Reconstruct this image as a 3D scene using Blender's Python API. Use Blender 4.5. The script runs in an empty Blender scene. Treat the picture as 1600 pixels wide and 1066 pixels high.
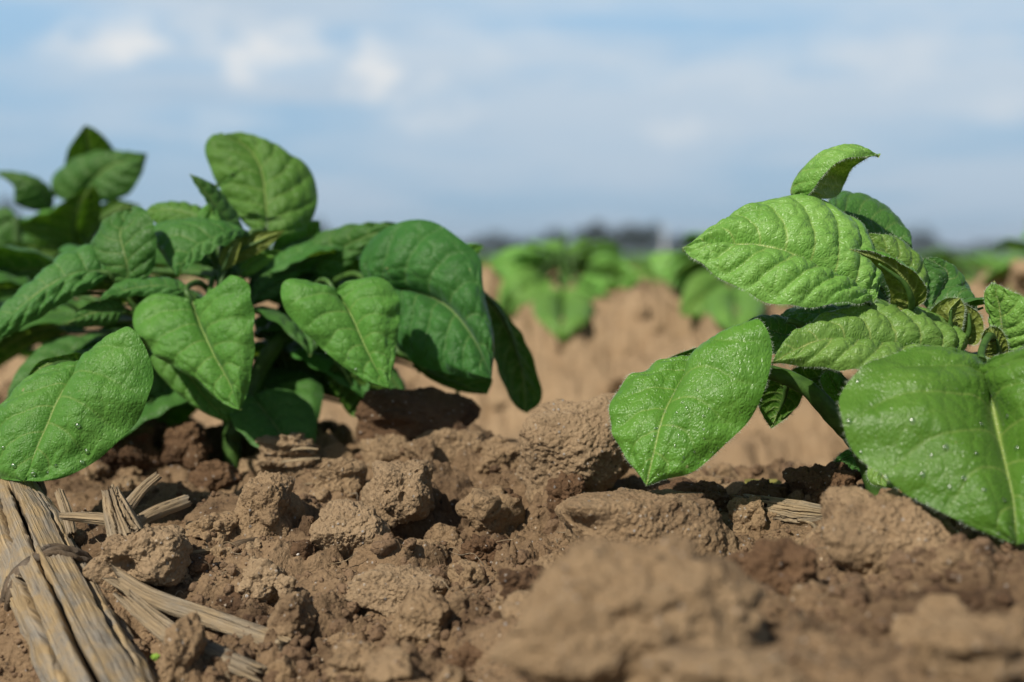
import bpy, bmesh, math, random
import numpy as np
from mathutils import Vector
random.seed(7); np.random.seed(7)
R = math.radians
S = bpy.context.scene
C = S.collection

# ------------------------------------------------------------------ camera
F = 2444.0                      # focal length in pixels of the 1600 px photograph
CAMZ = 0.30
PITCH = math.atan(135.0 / F)
cam_d = bpy.data.cameras.new('camera'); cam = bpy.data.objects.new('camera', cam_d); C.objects.link(cam)
cam_d.sensor_width = 36; cam_d.lens = 36 * F / 1600
cam.location = (0, 0, CAMZ); cam.rotation_euler = (math.pi / 2 - PITCH, 0, 0)
cam_d.clip_start = 0.01; cam_d.clip_end = 5000
cam_d.dof.use_dof = True; cam_d.dof.focus_distance = 0.495; cam_d.dof.aperture_fstop = 8.8
S.camera = cam
# ------------------------------------------------------------------ light
SUN_ELEV = R(42); SUN_AZ = R(218)       # azimuth clockwise from +Y (north)
sun_dir = Vector((math.sin(SUN_AZ) * math.cos(SUN_ELEV), math.cos(SUN_AZ) * math.cos(SUN_ELEV), math.sin(SUN_ELEV)))
sd = bpy.data.lights.new('sun', 'SUN'); sd.energy = 5.0; sd.angle = R(0.55); sd.color = (1.0, 0.93, 0.82)
so = bpy.data.objects.new('sun', sd); C.objects.link(so)
so.rotation_euler = sun_dir.to_track_quat('Z', 'Y').to_euler()
S.view_settings.view_transform = 'Standard'; S.view_settings.look = 'None'
S.view_settings.exposure = 0.12; S.view_settings.gamma = 1.0
S.cycles.max_bounces = 8; S.cycles.transmission_bounces = 6; S.cycles.volume_bounces = 0


# ------------------------------------------------------------------ node helper
class NT:
    def __init__(s, tree): s.t = tree; s.n = tree.nodes; s.l = tree.links
    def node(s, typ, **kw):
        n = s.n.new(typ)
        for k, v in kw.items():
            if k == 'inp':
                for kk, vv in v.items():
                    if hasattr(vv, 'is_output') or isinstance(vv, bpy.types.NodeSocket): s.l.new(vv, n.inputs[kk])
                    else: n.inputs[kk].default_value = vv
            else: setattr(n, k, v)
        return n
    def math(s, op, a, b=0.0, clamp=False):
        n = s.n.new('ShaderNodeMath'); n.operation = op; n.use_clamp = clamp
        for i, v in enumerate((a, b)):
            if isinstance(v, bpy.types.NodeSocket): s.l.new(v, n.inputs[i])
            else: n.inputs[i].default_value = v
        return n.outputs[0]
    def vm(s, op, a, b=(0, 0, 0)):
        n = s.n.new('ShaderNodeVectorMath'); n.operation = op
        for i, v in enumerate((a, b)):
            if isinstance(v, bpy.types.NodeSocket): s.l.new(v, n.inputs[i])
            else: n.inputs[i].default_value = v
        return n
    def mix(s, f, a, b, mode='MIX'):
        n = s.n.new('ShaderNodeMix'); n.data_type = 'RGBA'; n.blend_type = mode
        for k, v in ((0, f), (6, a), (7, b)):
            if isinstance(v, bpy.types.NodeSocket): s.l.new(v, n.inputs[k])
            else: n.inputs[k].default_value = (v if k == 0 else (tuple(v) + (1,))[:4])
        return n.outputs[2]
    def ramp(s, f, lo, hi, interp='LINEAR'):
        n = s.n.new('ShaderNodeMapRange'); n.interpolation_type = interp if interp != 'LINEAR' else 'LINEAR'
        s.l.new(f, n.inputs[0]); n.inputs[1].default_value = lo; n.inputs[2].default_value = hi
        return n.outputs[0]
    def noise(s, vec, scale, detail=4, rough=0.55, dist=0.0):
        n = s.node('ShaderNodeTexNoise', inp={'Vector': vec, 'Scale': scale, 'Detail': detail, 'Roughness': rough, 'Distortion': dist})
        return n.outputs[0]
    def voro(s, vec, scale, feature='F1', rnd=1.0):
        n = s.node('ShaderNodeTexVoronoi', feature=feature, inp={'Vector': vec, 'Scale': scale, 'Randomness': rnd})
        return n.outputs['Distance'], n


# ------------------------------------------------------------------ sky
W = bpy.data.worlds.new('World'); S.world = W; W.use_nodes = True
w = NT(W.node_tree); w.n.clear()
sky = w.node('ShaderNodeTexSky', sky_type='NISHITA', sun_disc=False, sun_elevation=SUN_ELEV, sun_rotation=SUN_AZ,
             air_density=1.2, dust_density=1.6, ozone_density=1.2)
SKY_STR = 0.05
tc = w.node('ShaderNodeTexCoord').outputs['Generated']
sep = w.node('ShaderNodeSeparateXYZ', inp={0: tc})
# clouds: streaky veils lying in long flat bands low over the horizon
mp = w.vm('MULTIPLY', tc, (2.2, 2.2, 13.0)).outputs[0]
n1 = w.noise(mp, 1.9, 6, 0.52, 0.35)
mp2 = w.vm('MULTIPLY', tc, (5.0, 5.0, 44.0)).outputs[0]
n2 = w.noise(mp2, 2.0, 5, 0.5, 0.2)
veil = w.math('ADD', w.math('MULTIPLY', n1, 0.75), w.math('MULTIPLY', n2, 0.25))
veil = w.ramp(veil, 0.38, 0.60, 'SMOOTHSTEP')
blue = w.mix(w.ramp(sep.outputs[2], 0.0, 0.17), (0.33, 0.50, 0.65), (0.36, 0.58, 0.81))
grey = w.mix(w.ramp(sep.outputs[2], 0.0, 0.17), (0.43, 0.565, 0.70), (0.60, 0.70, 0.80))
veilc = w.mix(veil, blue, grey)
# thicker, slightly darker bank low on the left
bank = w.math('MULTIPLY', w.ramp(w.noise(w.vm('MULTIPLY', tc, (3.0, 3.0, 20.0)).outputs[0], 1.4, 4, 0.5), 0.46, 0.66, 'SMOOTHSTEP'),
              w.ramp(w.math('MULTIPLY', sep.outputs[0], -1.0), -0.05, 0.25))
veilc = w.mix(w.math('MULTIPLY', bank, 0.45), veilc, (0.36, 0.50, 0.65))
# small bright cumulus scraps: direction, half width, half height
def sdir(px, py):
    X = (px - 800) / F; Y = (533 - py) / F
    v = Vector((X, math.cos(PITCH) + Y * math.sin(PITCH), -math.sin(PITCH) + Y * math.cos(PITCH)))
    return v.normalized()
puffn = w.noise(w.vm('MULTIPLY', tc, (1.0, 1.0, 1.8)).outputs[0], 27.0, 4, 0.52)
wn = w.node('ShaderNodeTexNoise', inp={'Vector': w.vm('MULTIPLY', tc, (1.0, 1.0, 2.2)).outputs[0], 'Scale': 26.0, 'Detail': 4.0, 'Roughness': .6}).outputs['Color']
tcw = w.vm('ADD', tc, w.vm('MULTIPLY', w.vm('SUBTRACT', wn, (.5, .5, .5)).outputs[0], (.075, .0, .045)).outputs[0]).outputs[0]
acc = None
for px, py, hw, hh, st in ((185, 66, 72, 34, 1.0), (395, 88, 46, 46, .95), (460, 62, 40, 28, .6), (325, 55, 34, 28, .6), (585, 104, 38, 44, 1.0),
                           (665, 168, 60, 28, .5), (350, 195, 60, 26, .3), (1060, 205, 60, 20, .35),
                           (1330, 90, 220, 34, .28), (1560, 165, 60, 24, .35), (1100, 120, 150, 22, .25), (760, 60, 90, 30, .25)):
    dv = sdir(px, py)
    d_ = w.vm('SUBTRACT', tcw, tuple(dv)).outputs[0]
    d_ = w.vm('MULTIPLY', d_, (F / hw, F / hw * 0.6, F / hh)).outputs[0]
    L = w.vm('LENGTH', d_).outputs['Value']
    g = w.math('MULTIPLY', w.ramp(L, 1.9, 0.0, 'SMOOTHERSTEP'), st)
    acc = g if acc is None else w.math('MAXIMUM', acc, g)
puff = w.math('MULTIPLY', acc, w.ramp(puffn, 0.25, 0.58, 'SMOOTHSTEP'), True)
veilc = w.mix(w.math('MULTIPLY', puff, 0.9), veilc, (0.84, 0.85, 0.85))
skyc = w.mix(1.0, sky.outputs[0], (SKY_STR, SKY_STR, SKY_STR), 'MULTIPLY')
# thin out the veil high overhead, where the open sky takes over
veilc = w.mix(1.0, veilc, (.92, .92, .92), 'MULTIPLY')
up = w.ramp(sep.outputs[2], 0.18, 0.50)
tot = w.mix(up, veilc, skyc)
bg = w.node('ShaderNodeBackground', inp={'Color': tot, 'Strength': 1.0})
w.l.new(bg.outputs[0], w.node('ShaderNodeOutputWorld').inputs[0])


# ------------------------------------------------------------------ geometry helpers
def ray(px, py):
    X = (px - 800) / F; Y = (533 - py) / F
    dx, dy, dz = X, math.cos(PITCH) + Y * math.sin(PITCH), -math.sin(PITCH) + Y * math.cos(PITCH)
    return dx / dy, dz / dy
def P(px, py, d):
    a, b = ray(px, py); return np.array((a * d, d, CAMZ + b * d))
def project(V):
    V = np.asarray(V, float); x, y, z = V[..., 0], V[..., 1], V[..., 2] - CAMZ
    c, s = math.cos(PITCH), math.sin(PITCH)
    dep = y * c - z * s; up_ = y * s + z * c
    return 800 + F * x / dep, 533 - F * up_ / dep

M32 = np.uint32
def hsh(ix, iy, iz, seed):
    with np.errstate(over='ignore'):
        h = ix.astype(np.int64).astype(M32) * M32(374761393) + iy.astype(np.int64).astype(M32) * M32(668265263) \
            + iz.astype(np.int64).astype(M32) * M32(2147483647) + M32((seed * 1013904223 + 12345) & 0xffffffff)
        h = (h ^ (h >> M32(13))) * M32(1274126177)
        h = (h ^ (h >> M32(15))) * M32(2246822519)
        h = h ^ (h >> M32(16))
    return h.astype(np.float32) / np.float32(4294967296.0)
def vn3(p, seed=0):
    i = np.floor(p); f = (p - i); u = f * f * f * (f * (f * 6 - 15) + 10)
    r = 0
    for a in (0, 1):
        for b in (0, 1):
            for c in (0, 1):
                r = r + hsh(i[:, 0] + a, i[:, 1] + b, i[:, 2] + c, seed) * (u[:, 0] if a else 1 - u[:, 0]) * (u[:, 1] if b else 1 - u[:, 1]) * (u[:, 2] if c else 1 - u[:, 2])
    return r * 2 - 1
def fbm3(p, scale, octv=4, seed=0, gain=0.5):
    p = p * scale; r = 0; a = 1.0
    for k in range(octv):
        r = r + a * vn3(p + 17.3 * k, seed + k); p = p * 2.03; a *= gain
    return r
def vn2(x, y, seed=0):
    ix, iy = np.floor(x), np.floor(y); fx, fy = x - ix, y - iy
    ux = fx * fx * (3 - 2 * fx); uy = fy * fy * (3 - 2 * fy); z = np.zeros_like(ix)
    return (hsh(ix, iy, z, seed) * (1 - ux) * (1 - uy) + hsh(ix + 1, iy, z, seed) * ux * (1 - uy)
            + hsh(ix, iy + 1, z, seed) * (1 - ux) * uy + hsh(ix + 1, iy + 1, z, seed) * ux * uy) * 2 - 1
def fbm2(x, y, scale, octv=4, seed=0, gain=0.5):
    x = x * scale; y = y * scale; r = 0; a = 1.0
    for k in range(octv):
        r = r + a * vn2(x * 0.8 + y * 0.6 + 9.7 * k, -x * 0.6 + y * 0.8, seed + k); x = x * 2.07; y = y * 2.07; a *= gain
    return r
def lumps2(x, y, scale, seed=0, rmin=0.25, rmax=0.75, dens=1.0):
    """Domes of random radius scattered on a grid: height of the tallest, in cells."""
    x = x * scale; y = y * scale; ix, iy = np.floor(x), np.floor(y); best = np.zeros_like(x); z = np.zeros_like(x)
    for a in (-1, 0, 1):
        for b in (-1, 0, 1):
            cx, cy = ix + a, iy + b
            px_ = cx + hsh(cx, cy, z, seed); py_ = cy + hsh(cx, cy, z, seed + 1)
            h = hsh(cx, cy, z, seed + 2); r = rmin + (rmax - rmin) * h * h
            r = np.where(hsh(cx, cy, z, seed + 3) < dens, r, 0.001)
            d2 = ((x - px_) ** 2 + (y - py_) ** 2) / (r * r)
            best = np.maximum(best, np.sqrt(np.maximum(0, 1 - d2)) * r)
    return best
def cells2(x, y, seed=0):
    ix, iy = np.floor(x), np.floor(y); f1 = np.full_like(x, 9.0); f2 = np.full_like(x, 9.0); z = np.zeros_like(x)
    for a in (-1, 0, 1):
        for b in (-1, 0, 1):
            cx, cy = ix + a, iy + b
            d = np.hypot(x - cx - .15 - .7 * hsh(cx, cy, z, seed), y - cy - .15 - .7 * hsh(cx, cy, z, seed + 1))
            f2 = np.where(d < f1, f1, np.minimum(f2, d)); f1 = np.minimum(f1, d)
    return f1, f2
def lumps3(p, scale, seed=0, rmin=0.3, rmax=0.75):
    p = p * scale; i = np.floor(p); best = np.zeros(len(p))
    for a in (-1, 0, 1):
        for b in (-1, 0, 1):
            for c in (-1, 0, 1):
                x, y, z = i[:, 0] + a, i[:, 1] + b, i[:, 2] + c
                r = rmin + (rmax - rmin) * hsh(x, y, z, seed + 3) ** 2
                d2 = ((p[:, 0] - x - hsh(x, y, z, seed)) ** 2 + (p[:, 1] - y - hsh(x, y, z, seed + 1)) ** 2 + (p[:, 2] - z - hsh(x, y, z, seed + 2)) ** 2) / (r * r)
                best = np.maximum(best, np.sqrt(np.maximum(0, 1 - d2)) * r)
    return best

def tag(o, label=None, cat=None, group=None, kind=None):
    if label: o['label'] = label
    if cat: o['category'] = cat
    if group: o['group'] = group
    if kind: o['kind'] = kind
    return o
def mesh_data(name, V, quads=None, tris=None, mats=(), mat_idx=None, attrs=None, uv=None, smooth=True):
    me = bpy.data.meshes.new(name); V = np.asarray(V, np.float32)
    me.vertices.add(len(V)); me.vertices.foreach_set('co', V.ravel())
    nq = 0 if quads is None else len(quads); nt = 0 if tris is None else len(tris)
    lv = np.concatenate([np.asarray(quads, np.int32).ravel() if nq else np.zeros(0, np.int32), np.asarray(tris, np.int32).ravel() if nt else np.zeros(0, np.int32)])
    me.loops.add(len(lv)); me.loops.foreach_set('vertex_index', lv)
    me.polygons.add(nq + nt)
    st = np.concatenate([np.arange(nq) * 4, nq * 4 + np.arange(nt) * 3]).astype(np.int32)
    me.polygons.foreach_set('loop_start', st)
    me.polygons.foreach_set('use_smooth', np.full(nq + nt, smooth, bool))
    if mat_idx is not None: me.polygons.foreach_set('material_index', np.asarray(mat_idx, np.int32))
    for m in mats: me.materials.append(m)
    for k, a in (attrs or {}).items():
        at = me.attributes.new(k, 'FLOAT', 'POINT'); at.data.foreach_set('value', np.asarray(a, np.float32))
    if uv is not None:
        l = me.uv_layers.new(name='UVMap'); l.data.foreach_set('uv', np.asarray(uv, np.float32)[lv].ravel())
    me.update(calc_edges=True); me.validate()
    return me
def add(name, me, parent=None, loc=(0, 0, 0)):
    o = bpy.data.objects.new(name, me); C.objects.link(o); o.location = loc
    if parent is not None:
        o.parent = parent; o.location = tuple(np.array(loc) - np.array(parent.location))
    return o
def empty(name, loc):
    o = bpy.data.objects.new(name, None); C.objects.link(o); o.location = tuple(loc); o.empty_display_size = 0.02
    return o
def grid_quads(n, m, off=0, wrap=False):
    i = np.arange(n - 1)[:, None]; j = np.arange(m if wrap else m - 1)[None, :]; j2 = (j + 1) % m
    q = np.stack([i * m + j, i * m + j2, (i + 1) * m + j2, (i + 1) * m + j], -1).reshape(-1, 4)
    return q + off
def catmull(pts, n):
    pts = np.asarray(pts, float)
    if len(pts) == 2:
        t = np.linspace(0, 1, n)[:, None]; return pts[0] * (1 - t) + pts[1] * t
    ext = np.vstack([2 * pts[0] - pts[1], pts, 2 * pts[-1] - pts[-2]])
    out = []
    for k in range(len(pts) - 1):
        p0, p1, p2, p3 = ext[k:k + 4]; t = np.linspace(0, 1, 24, endpoint=False)[:, None]
        out.append(0.5 * (2 * p1 + (p2 - p0) * t + (2 * p0 - 5 * p1 + 4 * p2 - p3) * t ** 2 + (3 * p1 - p0 - 3 * p2 + p3) * t ** 3))
    out = np.vstack(out + [pts[-1:]])
    s = np.concatenate([[0], np.cumsum(np.linalg.norm(np.diff(out, axis=0), axis=1))]); q = np.linspace(0, s[-1], n)
    return np.stack([np.interp(q, s, out[:, c]) for c in range(3)], 1)
def tube(pts, rad, n=24, m=10, seed=0, rough=0.0):
    c = catmull(pts, n); T = np.gradient(c, axis=0); T /= np.linalg.norm(T, axis=1)[:, None] + 1e-12
    ref = np.array((0.13, -1.0, 0.21)); ref /= np.linalg.norm(ref)
    N = np.cross(T, ref); N /= np.linalg.norm(N, axis=1)[:, None] + 1e-9; Bn = np.cross(T, N)
    a = np.linspace(0, 2 * np.pi, m, endpoint=False)
    r = np.interp(np.linspace(0, 1, n), np.linspace(0, 1, len(rad)), rad)[:, None, None]
    V = c[:, None] + r * (np.cos(a)[None, :, None] * N[:, None] + np.sin(a)[None, :, None] * Bn[:, None])
    V = V.reshape(-1, 3)
    if rough: V = V + rough * .0008 * fbm3(V, 400, 3, seed)[:, None] * np.array((.5, -.6, .6))
    V = np.vstack([V, c[:1], c[-1:]]); q = grid_quads(n, m, wrap=True)
    j = np.arange(m); j2 = (j + 1) % m
    t = np.vstack([np.stack([j2, j, np.full(m, n * m)], 1), np.stack([(n - 1) * m + j, (n - 1) * m + j2, np.full(m, n * m + 1)], 1)])
    return V, q, t
def join(parts):
    """parts: list of (V, quads, tris, material index, attr dict or None); returns stacked arrays"""
    Vs, Qs, Ts, mq, mt, at, off = [], [], [], [], [], {}, 0
    keys = set(k for p in parts for k in (p[4] or {}))
    for V, q, t, mi, a in parts:
        Vs.append(V)
        if q is not None and len(q): Qs.append(q + off); mq.append(np.full(len(q), mi))
        if t is not None and len(t): Ts.append(t + off); mt.append(np.full(len(t), mi))
        for k in keys: at.setdefault(k, []).append(np.asarray(a[k]) if a and k in a else np.zeros(len(V)))
        off += len(V)
    return (np.vstack(Vs), np.vstack(Qs) if Qs else None, np.vstack(Ts) if Ts else None, np.concatenate(mq + mt), {k: np.concatenate(v) for k, v in at.items()})

# ------------------------------------------------------------------ materials
def new_mat(name):
    m = bpy.data.materials.new(name); m.use_nodes = True; n = NT(m.node_tree); n.n.clear(); return m, n
def soil_mat(name, dry, mid, wet, wet_lo, wet_hi, rel=1.0, grain=1.0, bump=1.0, dist_pale=True):
    m, n = new_mat(name)
    pos = n.node('ShaderNodeNewGeometry').outputs['Position']
    big = n.noise(pos, 16.0 * rel, 5, 0.6, 0.3); med = n.noise(pos, 95.0 * rel, 6, 0.65, 0.2); fine = n.noise(pos, 900.0, 4, 0.7)
    c = n.mix(n.ramp(n.math('ADD', n.math('MULTIPLY', big, .5), n.math('MULTIPLY', med, .5)), 0.36, 0.62), mid, dry)
    c = n.mix(n.ramp(n.math('ADD', n.math('MULTIPLY', n.noise(pos, 24.0, 5, 0.62, 0.4), .65), n.math('MULTIPLY', med, .35)), wet_lo, wet_hi), c, wet)
    c = n.mix(n.ramp(fine, 0.30, 0.70), n.mix(0.55, c, n.mix(1.0, c, (.42, .38, .34), 'MULTIPLY')), c)
    # grains of sand: sparse pale, grey and dark specks
    dst, vn = n.voro(pos, 620.0); sel = n.node('ShaderNodeSeparateColor', inp={0: vn.outputs['Color']})
    spk = n.math('MULTIPLY', n.ramp(dst, .32, .22), n.math('GREATER_THAN', sel.outputs[0], 0.90))
    c = n.mix(n.math('MULTIPLY', spk, .75 * grain), c, n.mix(sel.outputs[1], (.50, .40, .28), (.30, .30, .30)))
    spd = n.math('MULTIPLY', n.ramp(dst, .40, .25), n.math('LESS_THAN', sel.outputs[0], 0.10))
    c = n.mix(n.math('MULTIPLY', spd, .6 * grain), c, (.035, .025, .02))
    if dist_pale:
        c = n.mix(n.math('MULTIPLY', n.ramp(n.node('ShaderNodeSeparateXYZ', inp={0: pos}).outputs[1], .78, 1.15), .75), c, n.mix(n.ramp(med, .35, .65), (.32, .22, .125), (.42, .30, .178)))   # paler tan blended in towards the far rows
    b1 = n.noise(pos, 420.0, 5, 0.72); b2 = n.math('MULTIPLY', n.ramp(dst, .6, 0.0), .35); b3 = n.noise(pos, 1500.0, 3, 0.7)
    hgt = n.math('ADD', n.math('ADD', b1, b2), n.math('MULTIPLY', b3, .45))
    bp = n.node('ShaderNodeBump', inp={'Height': hgt, 'Strength': 0.95 * bump, 'Distance': 0.0016})
    pr = n.node('ShaderNodeBsdfPrincipled', inp={'Base Color': c, 'Roughness': n.math('SUBTRACT', 0.95, n.math('MULTIPLY', spk, 0.4)), 'Specular IOR Level': 0.22, 'Normal': bp.outputs[0]})
    n.l.new(pr.outputs[0], n.node('ShaderNodeOutputMaterial').inputs[0])
    return m
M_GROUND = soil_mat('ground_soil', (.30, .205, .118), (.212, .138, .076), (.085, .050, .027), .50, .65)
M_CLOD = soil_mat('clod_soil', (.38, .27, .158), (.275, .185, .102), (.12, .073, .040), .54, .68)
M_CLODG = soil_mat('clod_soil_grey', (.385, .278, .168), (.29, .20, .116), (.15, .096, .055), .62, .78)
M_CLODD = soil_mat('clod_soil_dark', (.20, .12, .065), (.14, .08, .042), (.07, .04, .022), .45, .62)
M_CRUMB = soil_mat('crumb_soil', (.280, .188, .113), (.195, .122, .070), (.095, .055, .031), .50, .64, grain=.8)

def leaf_mat(name, lo, hi, vein, back, sheen=.04, rough=.40, bumpk=1.0, trans=.22, spec=.20):
    m, n = new_mat(name)
    uv = n.node('ShaderNodeUVMap').outputs[0]
    pos = n.vm('MULTIPLY', uv, (1000, 1000, 1000)).outputs[0]              # millimetres on the leaf
    geo = n.node('ShaderNodeNewGeometry')
    va = n.node('ShaderNodeAttribute', attribute_name='vein').outputs['Fac']
    da = n.node('ShaderNodeAttribute', attribute_name='dome').outputs['Fac']
    rnd = n.node('ShaderNodeObjectInfo').outputs['Random']
    big = n.noise(pos, 0.075, 3, .5); fine = n.noise(pos, 1.3, 4, .65)
    f = n.math('ADD', n.math('MULTIPLY', big, .6), n.math('MULTIPLY', fine, .4))
    c = n.mix(n.ramp(f, .36, .64), lo, hi)
    c = n.mix(n.math('MULTIPLY', n.ramp(da, 0.0, .9), .30), n.mix(.30, c, (.035, .13, .016)), n.mix(.35, c, hi))
    sp, spn = n.voro(pos, .11); sel = n.node('ShaderNodeSeparateColor', inp={0: spn.outputs['Color']})
    spot = n.math('MULTIPLY', n.math('MULTIPLY', n.ramp(n.math('ADD', sp, n.math('MULTIPLY', fine, .05)), .085, .055), n.math('GREATER_THAN', sel.outputs[0], .62)), .8)
    c = n.mix(spot, c, n.mix(sel.outputs[1], (.16, .12, .05), (.34, .36, .16)))      # insect pricks and soil splashes
    hsv = n.node('ShaderNodeHueSaturation', inp={'Color': c, 'Hue': n.math('ADD', .495, n.math('MULTIPLY', rnd, .014)), 'Saturation': 1.0, 'Value': n.math('ADD', .80, n.math('MULTIPLY', rnd, .36))})
    c = n.mix(n.math('MULTIPLY', n.math('POWER', va, 1.6), .85, True), hsv.outputs[0], vein)
    cb = n.mix(n.math('MULTIPLY', va, .8, True), n.mix(n.ramp(fine, .3, .7), back, tuple(x * .8 for x in back)), tuple(x * 1.35 for x in vein))
    c = n.mix(geo.outputs['Backfacing'], c, cb)
    vd, vnn = n.voro(pos, .95, 'DISTANCE_TO_EDGE'); v2, _ = n.voro(pos, 3.2)
    hgt = n.math('ADD', n.math('ADD', n.math('MULTIPLY', n.ramp(vd, 0.0, .32, 'SMOOTHSTEP'), .9), n.math('MULTIPLY', v2, -.28)), n.math('MULTIPLY', n.noise(pos, 2.6, 3, .6), .7))
    bp = n.node('ShaderNodeBump', inp={'Height': hgt, 'Strength': .42 * bumpk, 'Distance': .00042})
    pr = n.node('ShaderNodeBsdfPrincipled', inp={'Base Color': c, 'Roughness': n.math('ADD', rough - .10, n.math('MULTIPLY', fine, .14)), 'Specular IOR Level': spec, 'Normal': bp.outputs[0],
                'Sheen Weight': sheen, 'Sheen Roughness': .45, 'Sheen Tint': (.75, .9, 1, 1)})
    tr = n.node('ShaderNodeBsdfTranslucent', inp={'Color': n.mix(1.0, c, (1.35, 1.7, .45), 'MULTIPLY'), 'Normal': bp.outputs[0]})
    mx = n.node('ShaderNodeMixShader', inp={0: trans}); n.l.new(pr.outputs[0], mx.inputs[1]); n.l.new(tr.outputs[0], mx.inputs[2])
    n.l.new(mx.outputs[0], n.node('ShaderNodeOutputMaterial').inputs[0])
    return m
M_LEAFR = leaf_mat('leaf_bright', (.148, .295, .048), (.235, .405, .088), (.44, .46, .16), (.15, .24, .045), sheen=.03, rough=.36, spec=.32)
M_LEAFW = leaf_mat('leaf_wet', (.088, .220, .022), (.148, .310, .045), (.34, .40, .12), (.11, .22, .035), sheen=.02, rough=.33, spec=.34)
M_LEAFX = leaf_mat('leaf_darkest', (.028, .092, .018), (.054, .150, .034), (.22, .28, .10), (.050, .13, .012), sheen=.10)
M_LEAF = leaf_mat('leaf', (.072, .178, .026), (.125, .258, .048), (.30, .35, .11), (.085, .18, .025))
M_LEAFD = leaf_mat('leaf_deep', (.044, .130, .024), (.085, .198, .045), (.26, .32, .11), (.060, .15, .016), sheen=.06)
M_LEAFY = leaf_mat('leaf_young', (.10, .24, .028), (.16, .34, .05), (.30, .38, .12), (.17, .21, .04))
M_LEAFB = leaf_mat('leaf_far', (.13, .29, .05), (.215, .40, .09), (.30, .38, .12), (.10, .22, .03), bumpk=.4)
def simple_mat(name, col, rough=.6, spec=.3, noise_scale=None, col2=None, bump=0, bd=.0005, trans=0, stretch=None):
    m, n = new_mat(name); c = tuple(col) + (1,)
    pos = n.node('ShaderNodeTexCoord').outputs['Object']
    kw = {'Roughness': rough, 'Specular IOR Level': spec}
    pr = n.node('ShaderNodeBsdfPrincipled', inp=kw)
    if noise_scale:
        if stretch: pos = n.vm('MULTIPLY', pos, stretch).outputs[0]
        f = n.noise(pos, noise_scale, 5, .6); cc = n.mix(n.ramp(f, .35, .65), col, col2 or tuple(x * .6 for x in col)); n.l.new(cc, pr.inputs['Base Color'])
        if bump: n.l.new(n.node('ShaderNodeBump', inp={'Height': f, 'Strength': bump, 'Distance': bd}).outputs[0], pr.inputs['Normal'])
    else: pr.inputs['Base Color'].default_value = c
    out = n.node('ShaderNodeOutputMaterial')
    if trans:
        tr = n.node('ShaderNodeBsdfTranslucent', inp={'Color': c}); mx = n.node('ShaderNodeMixShader', inp={0: trans})
        n.l.new(pr.outputs[0], mx.inputs[1]); n.l.new(tr.outputs[0], mx.inputs[2]); n.l.new(mx.outputs[0], out.inputs[0])
    else: n.l.new(pr.outputs[0], out.inputs[0])
    return m
M_STEM = simple_mat('stem', (.075, .16, .03), .5, .35, 300, (.04, .09, .02), .4, trans=.12)
M_HAIR = simple_mat('leaf_hair', (.62, .72, .55), .5, .3, trans=.45)
M_BARK = simple_mat('bark', (.06, .045, .035), .9, .1, 3, (.035, .028, .02))
M_CROWN = simple_mat('tree_foliage', (.016, .032, .018), .7, .2, .6, (.009, .018, .012), trans=.1)
M_WOOD = simple_mat('far_wood', (.022, .040, .022), .8, .15, .08, (.013, .024, .014))
M_POST = simple_mat('pale_metal', (.42, .43, .43), .5, .4, 5, (.5, .5, .5))
def water_mat():
    m, n = new_mat('water_drop')
    lw = n.node('ShaderNodeFresnel', inp={'IOR': 1.33}).outputs[0]; tb = n.node('ShaderNodeBsdfTransparent', inp={'Color': (.97, 1, .97, 1)}); gb_ = n.node('ShaderNodeBsdfAnisotropic', inp={'Roughness': .22})
    mx = n.node('ShaderNodeMixShader', inp={0: n.math('ADD', lw, .12, True)}); n.l.new(tb.outputs[0], mx.inputs[1]); n.l.new(gb_.outputs[0], mx.inputs[2]); n.l.new(mx.outputs[0], n.node('ShaderNodeOutputMaterial').inputs[0]); return m
def water_mat_old():
    m, n = new_mat('water_drop')
    g = n.node('ShaderNodeBsdfPrincipled', inp={'Base Color': (1, 1, 1, 1), 'Roughness': .02, 'IOR': 1.33, 'Transmission Weight': 1.0})
    n.l.new(g.outputs[0], n.node('ShaderNodeOutputMaterial').inputs[0]); return m
M_WATER = water_mat()
def straw_mat(name, c1, c2, c3, grey):
    """dry plant fibre: streaks run along the stalk (UV u along, v around, in metres)"""
    m, n = new_mat(name); uv = n.node('ShaderNodeUVMap').outputs[0]
    st = n.vm('MULTIPLY', uv, (26, 1500, 1)).outputs[0]; st2 = n.vm('MULTIPLY', uv, (60, 5200, 1)).outputs[0]; blot = n.vm('MULTIPLY', uv, (70, 130, 1)).outputs[0]
    a = n.noise(st, 1.0, 5, .6, .2); b = n.noise(st2, 1.0, 3, .6); d = n.noise(blot, 1.0, 5, .62, .4)
    c = n.mix(n.ramp(a, .36, .64), c1, c2); c = n.mix(n.ramp(d, .42, .62), c, grey); c = n.mix(n.ramp(n.math('ADD', n.math('MULTIPLY', a, .5), n.math('MULTIPLY', d, .5)), .54, .66), c, c3)
    cav = n.node('ShaderNodeAttribute', attribute_name='groove').outputs['Fac']
    c = n.mix(n.math('MULTIPLY', cav, .85), c, (.025, .018, .012))
    c = n.mix(n.math('MULTIPLY', n.ramp(b, .55, .35), .45), c, n.mix(1.0, c, (.4, .36, .3), 'MULTIPLY'))
    hg = n.math('ADD', a, n.math('MULTIPLY', b, .6))
    bp = n.node('ShaderNodeBump', inp={'Height': hg, 'Strength': .95, 'Distance': .0011})
    pr = n.node('ShaderNodeBsdfPrincipled', inp={'Base Color': c, 'Roughness': .72, 'Specular IOR Level': .28, 'Normal': bp.outputs[0]})
    n.l.new(pr.outputs[0], n.node('ShaderNodeOutputMaterial').inputs[0]); return m
M_STALK = straw_mat('weathered_stalk', (.42, .31, .17), (.28, .20, .105), (.11, .08, .048), (.27, .245, .205))
M_STRAW = straw_mat('dry_straw', (.40, .30, .175), (.27, .20, .12), (.12, .085, .05), (.30, .25, .18))
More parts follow.
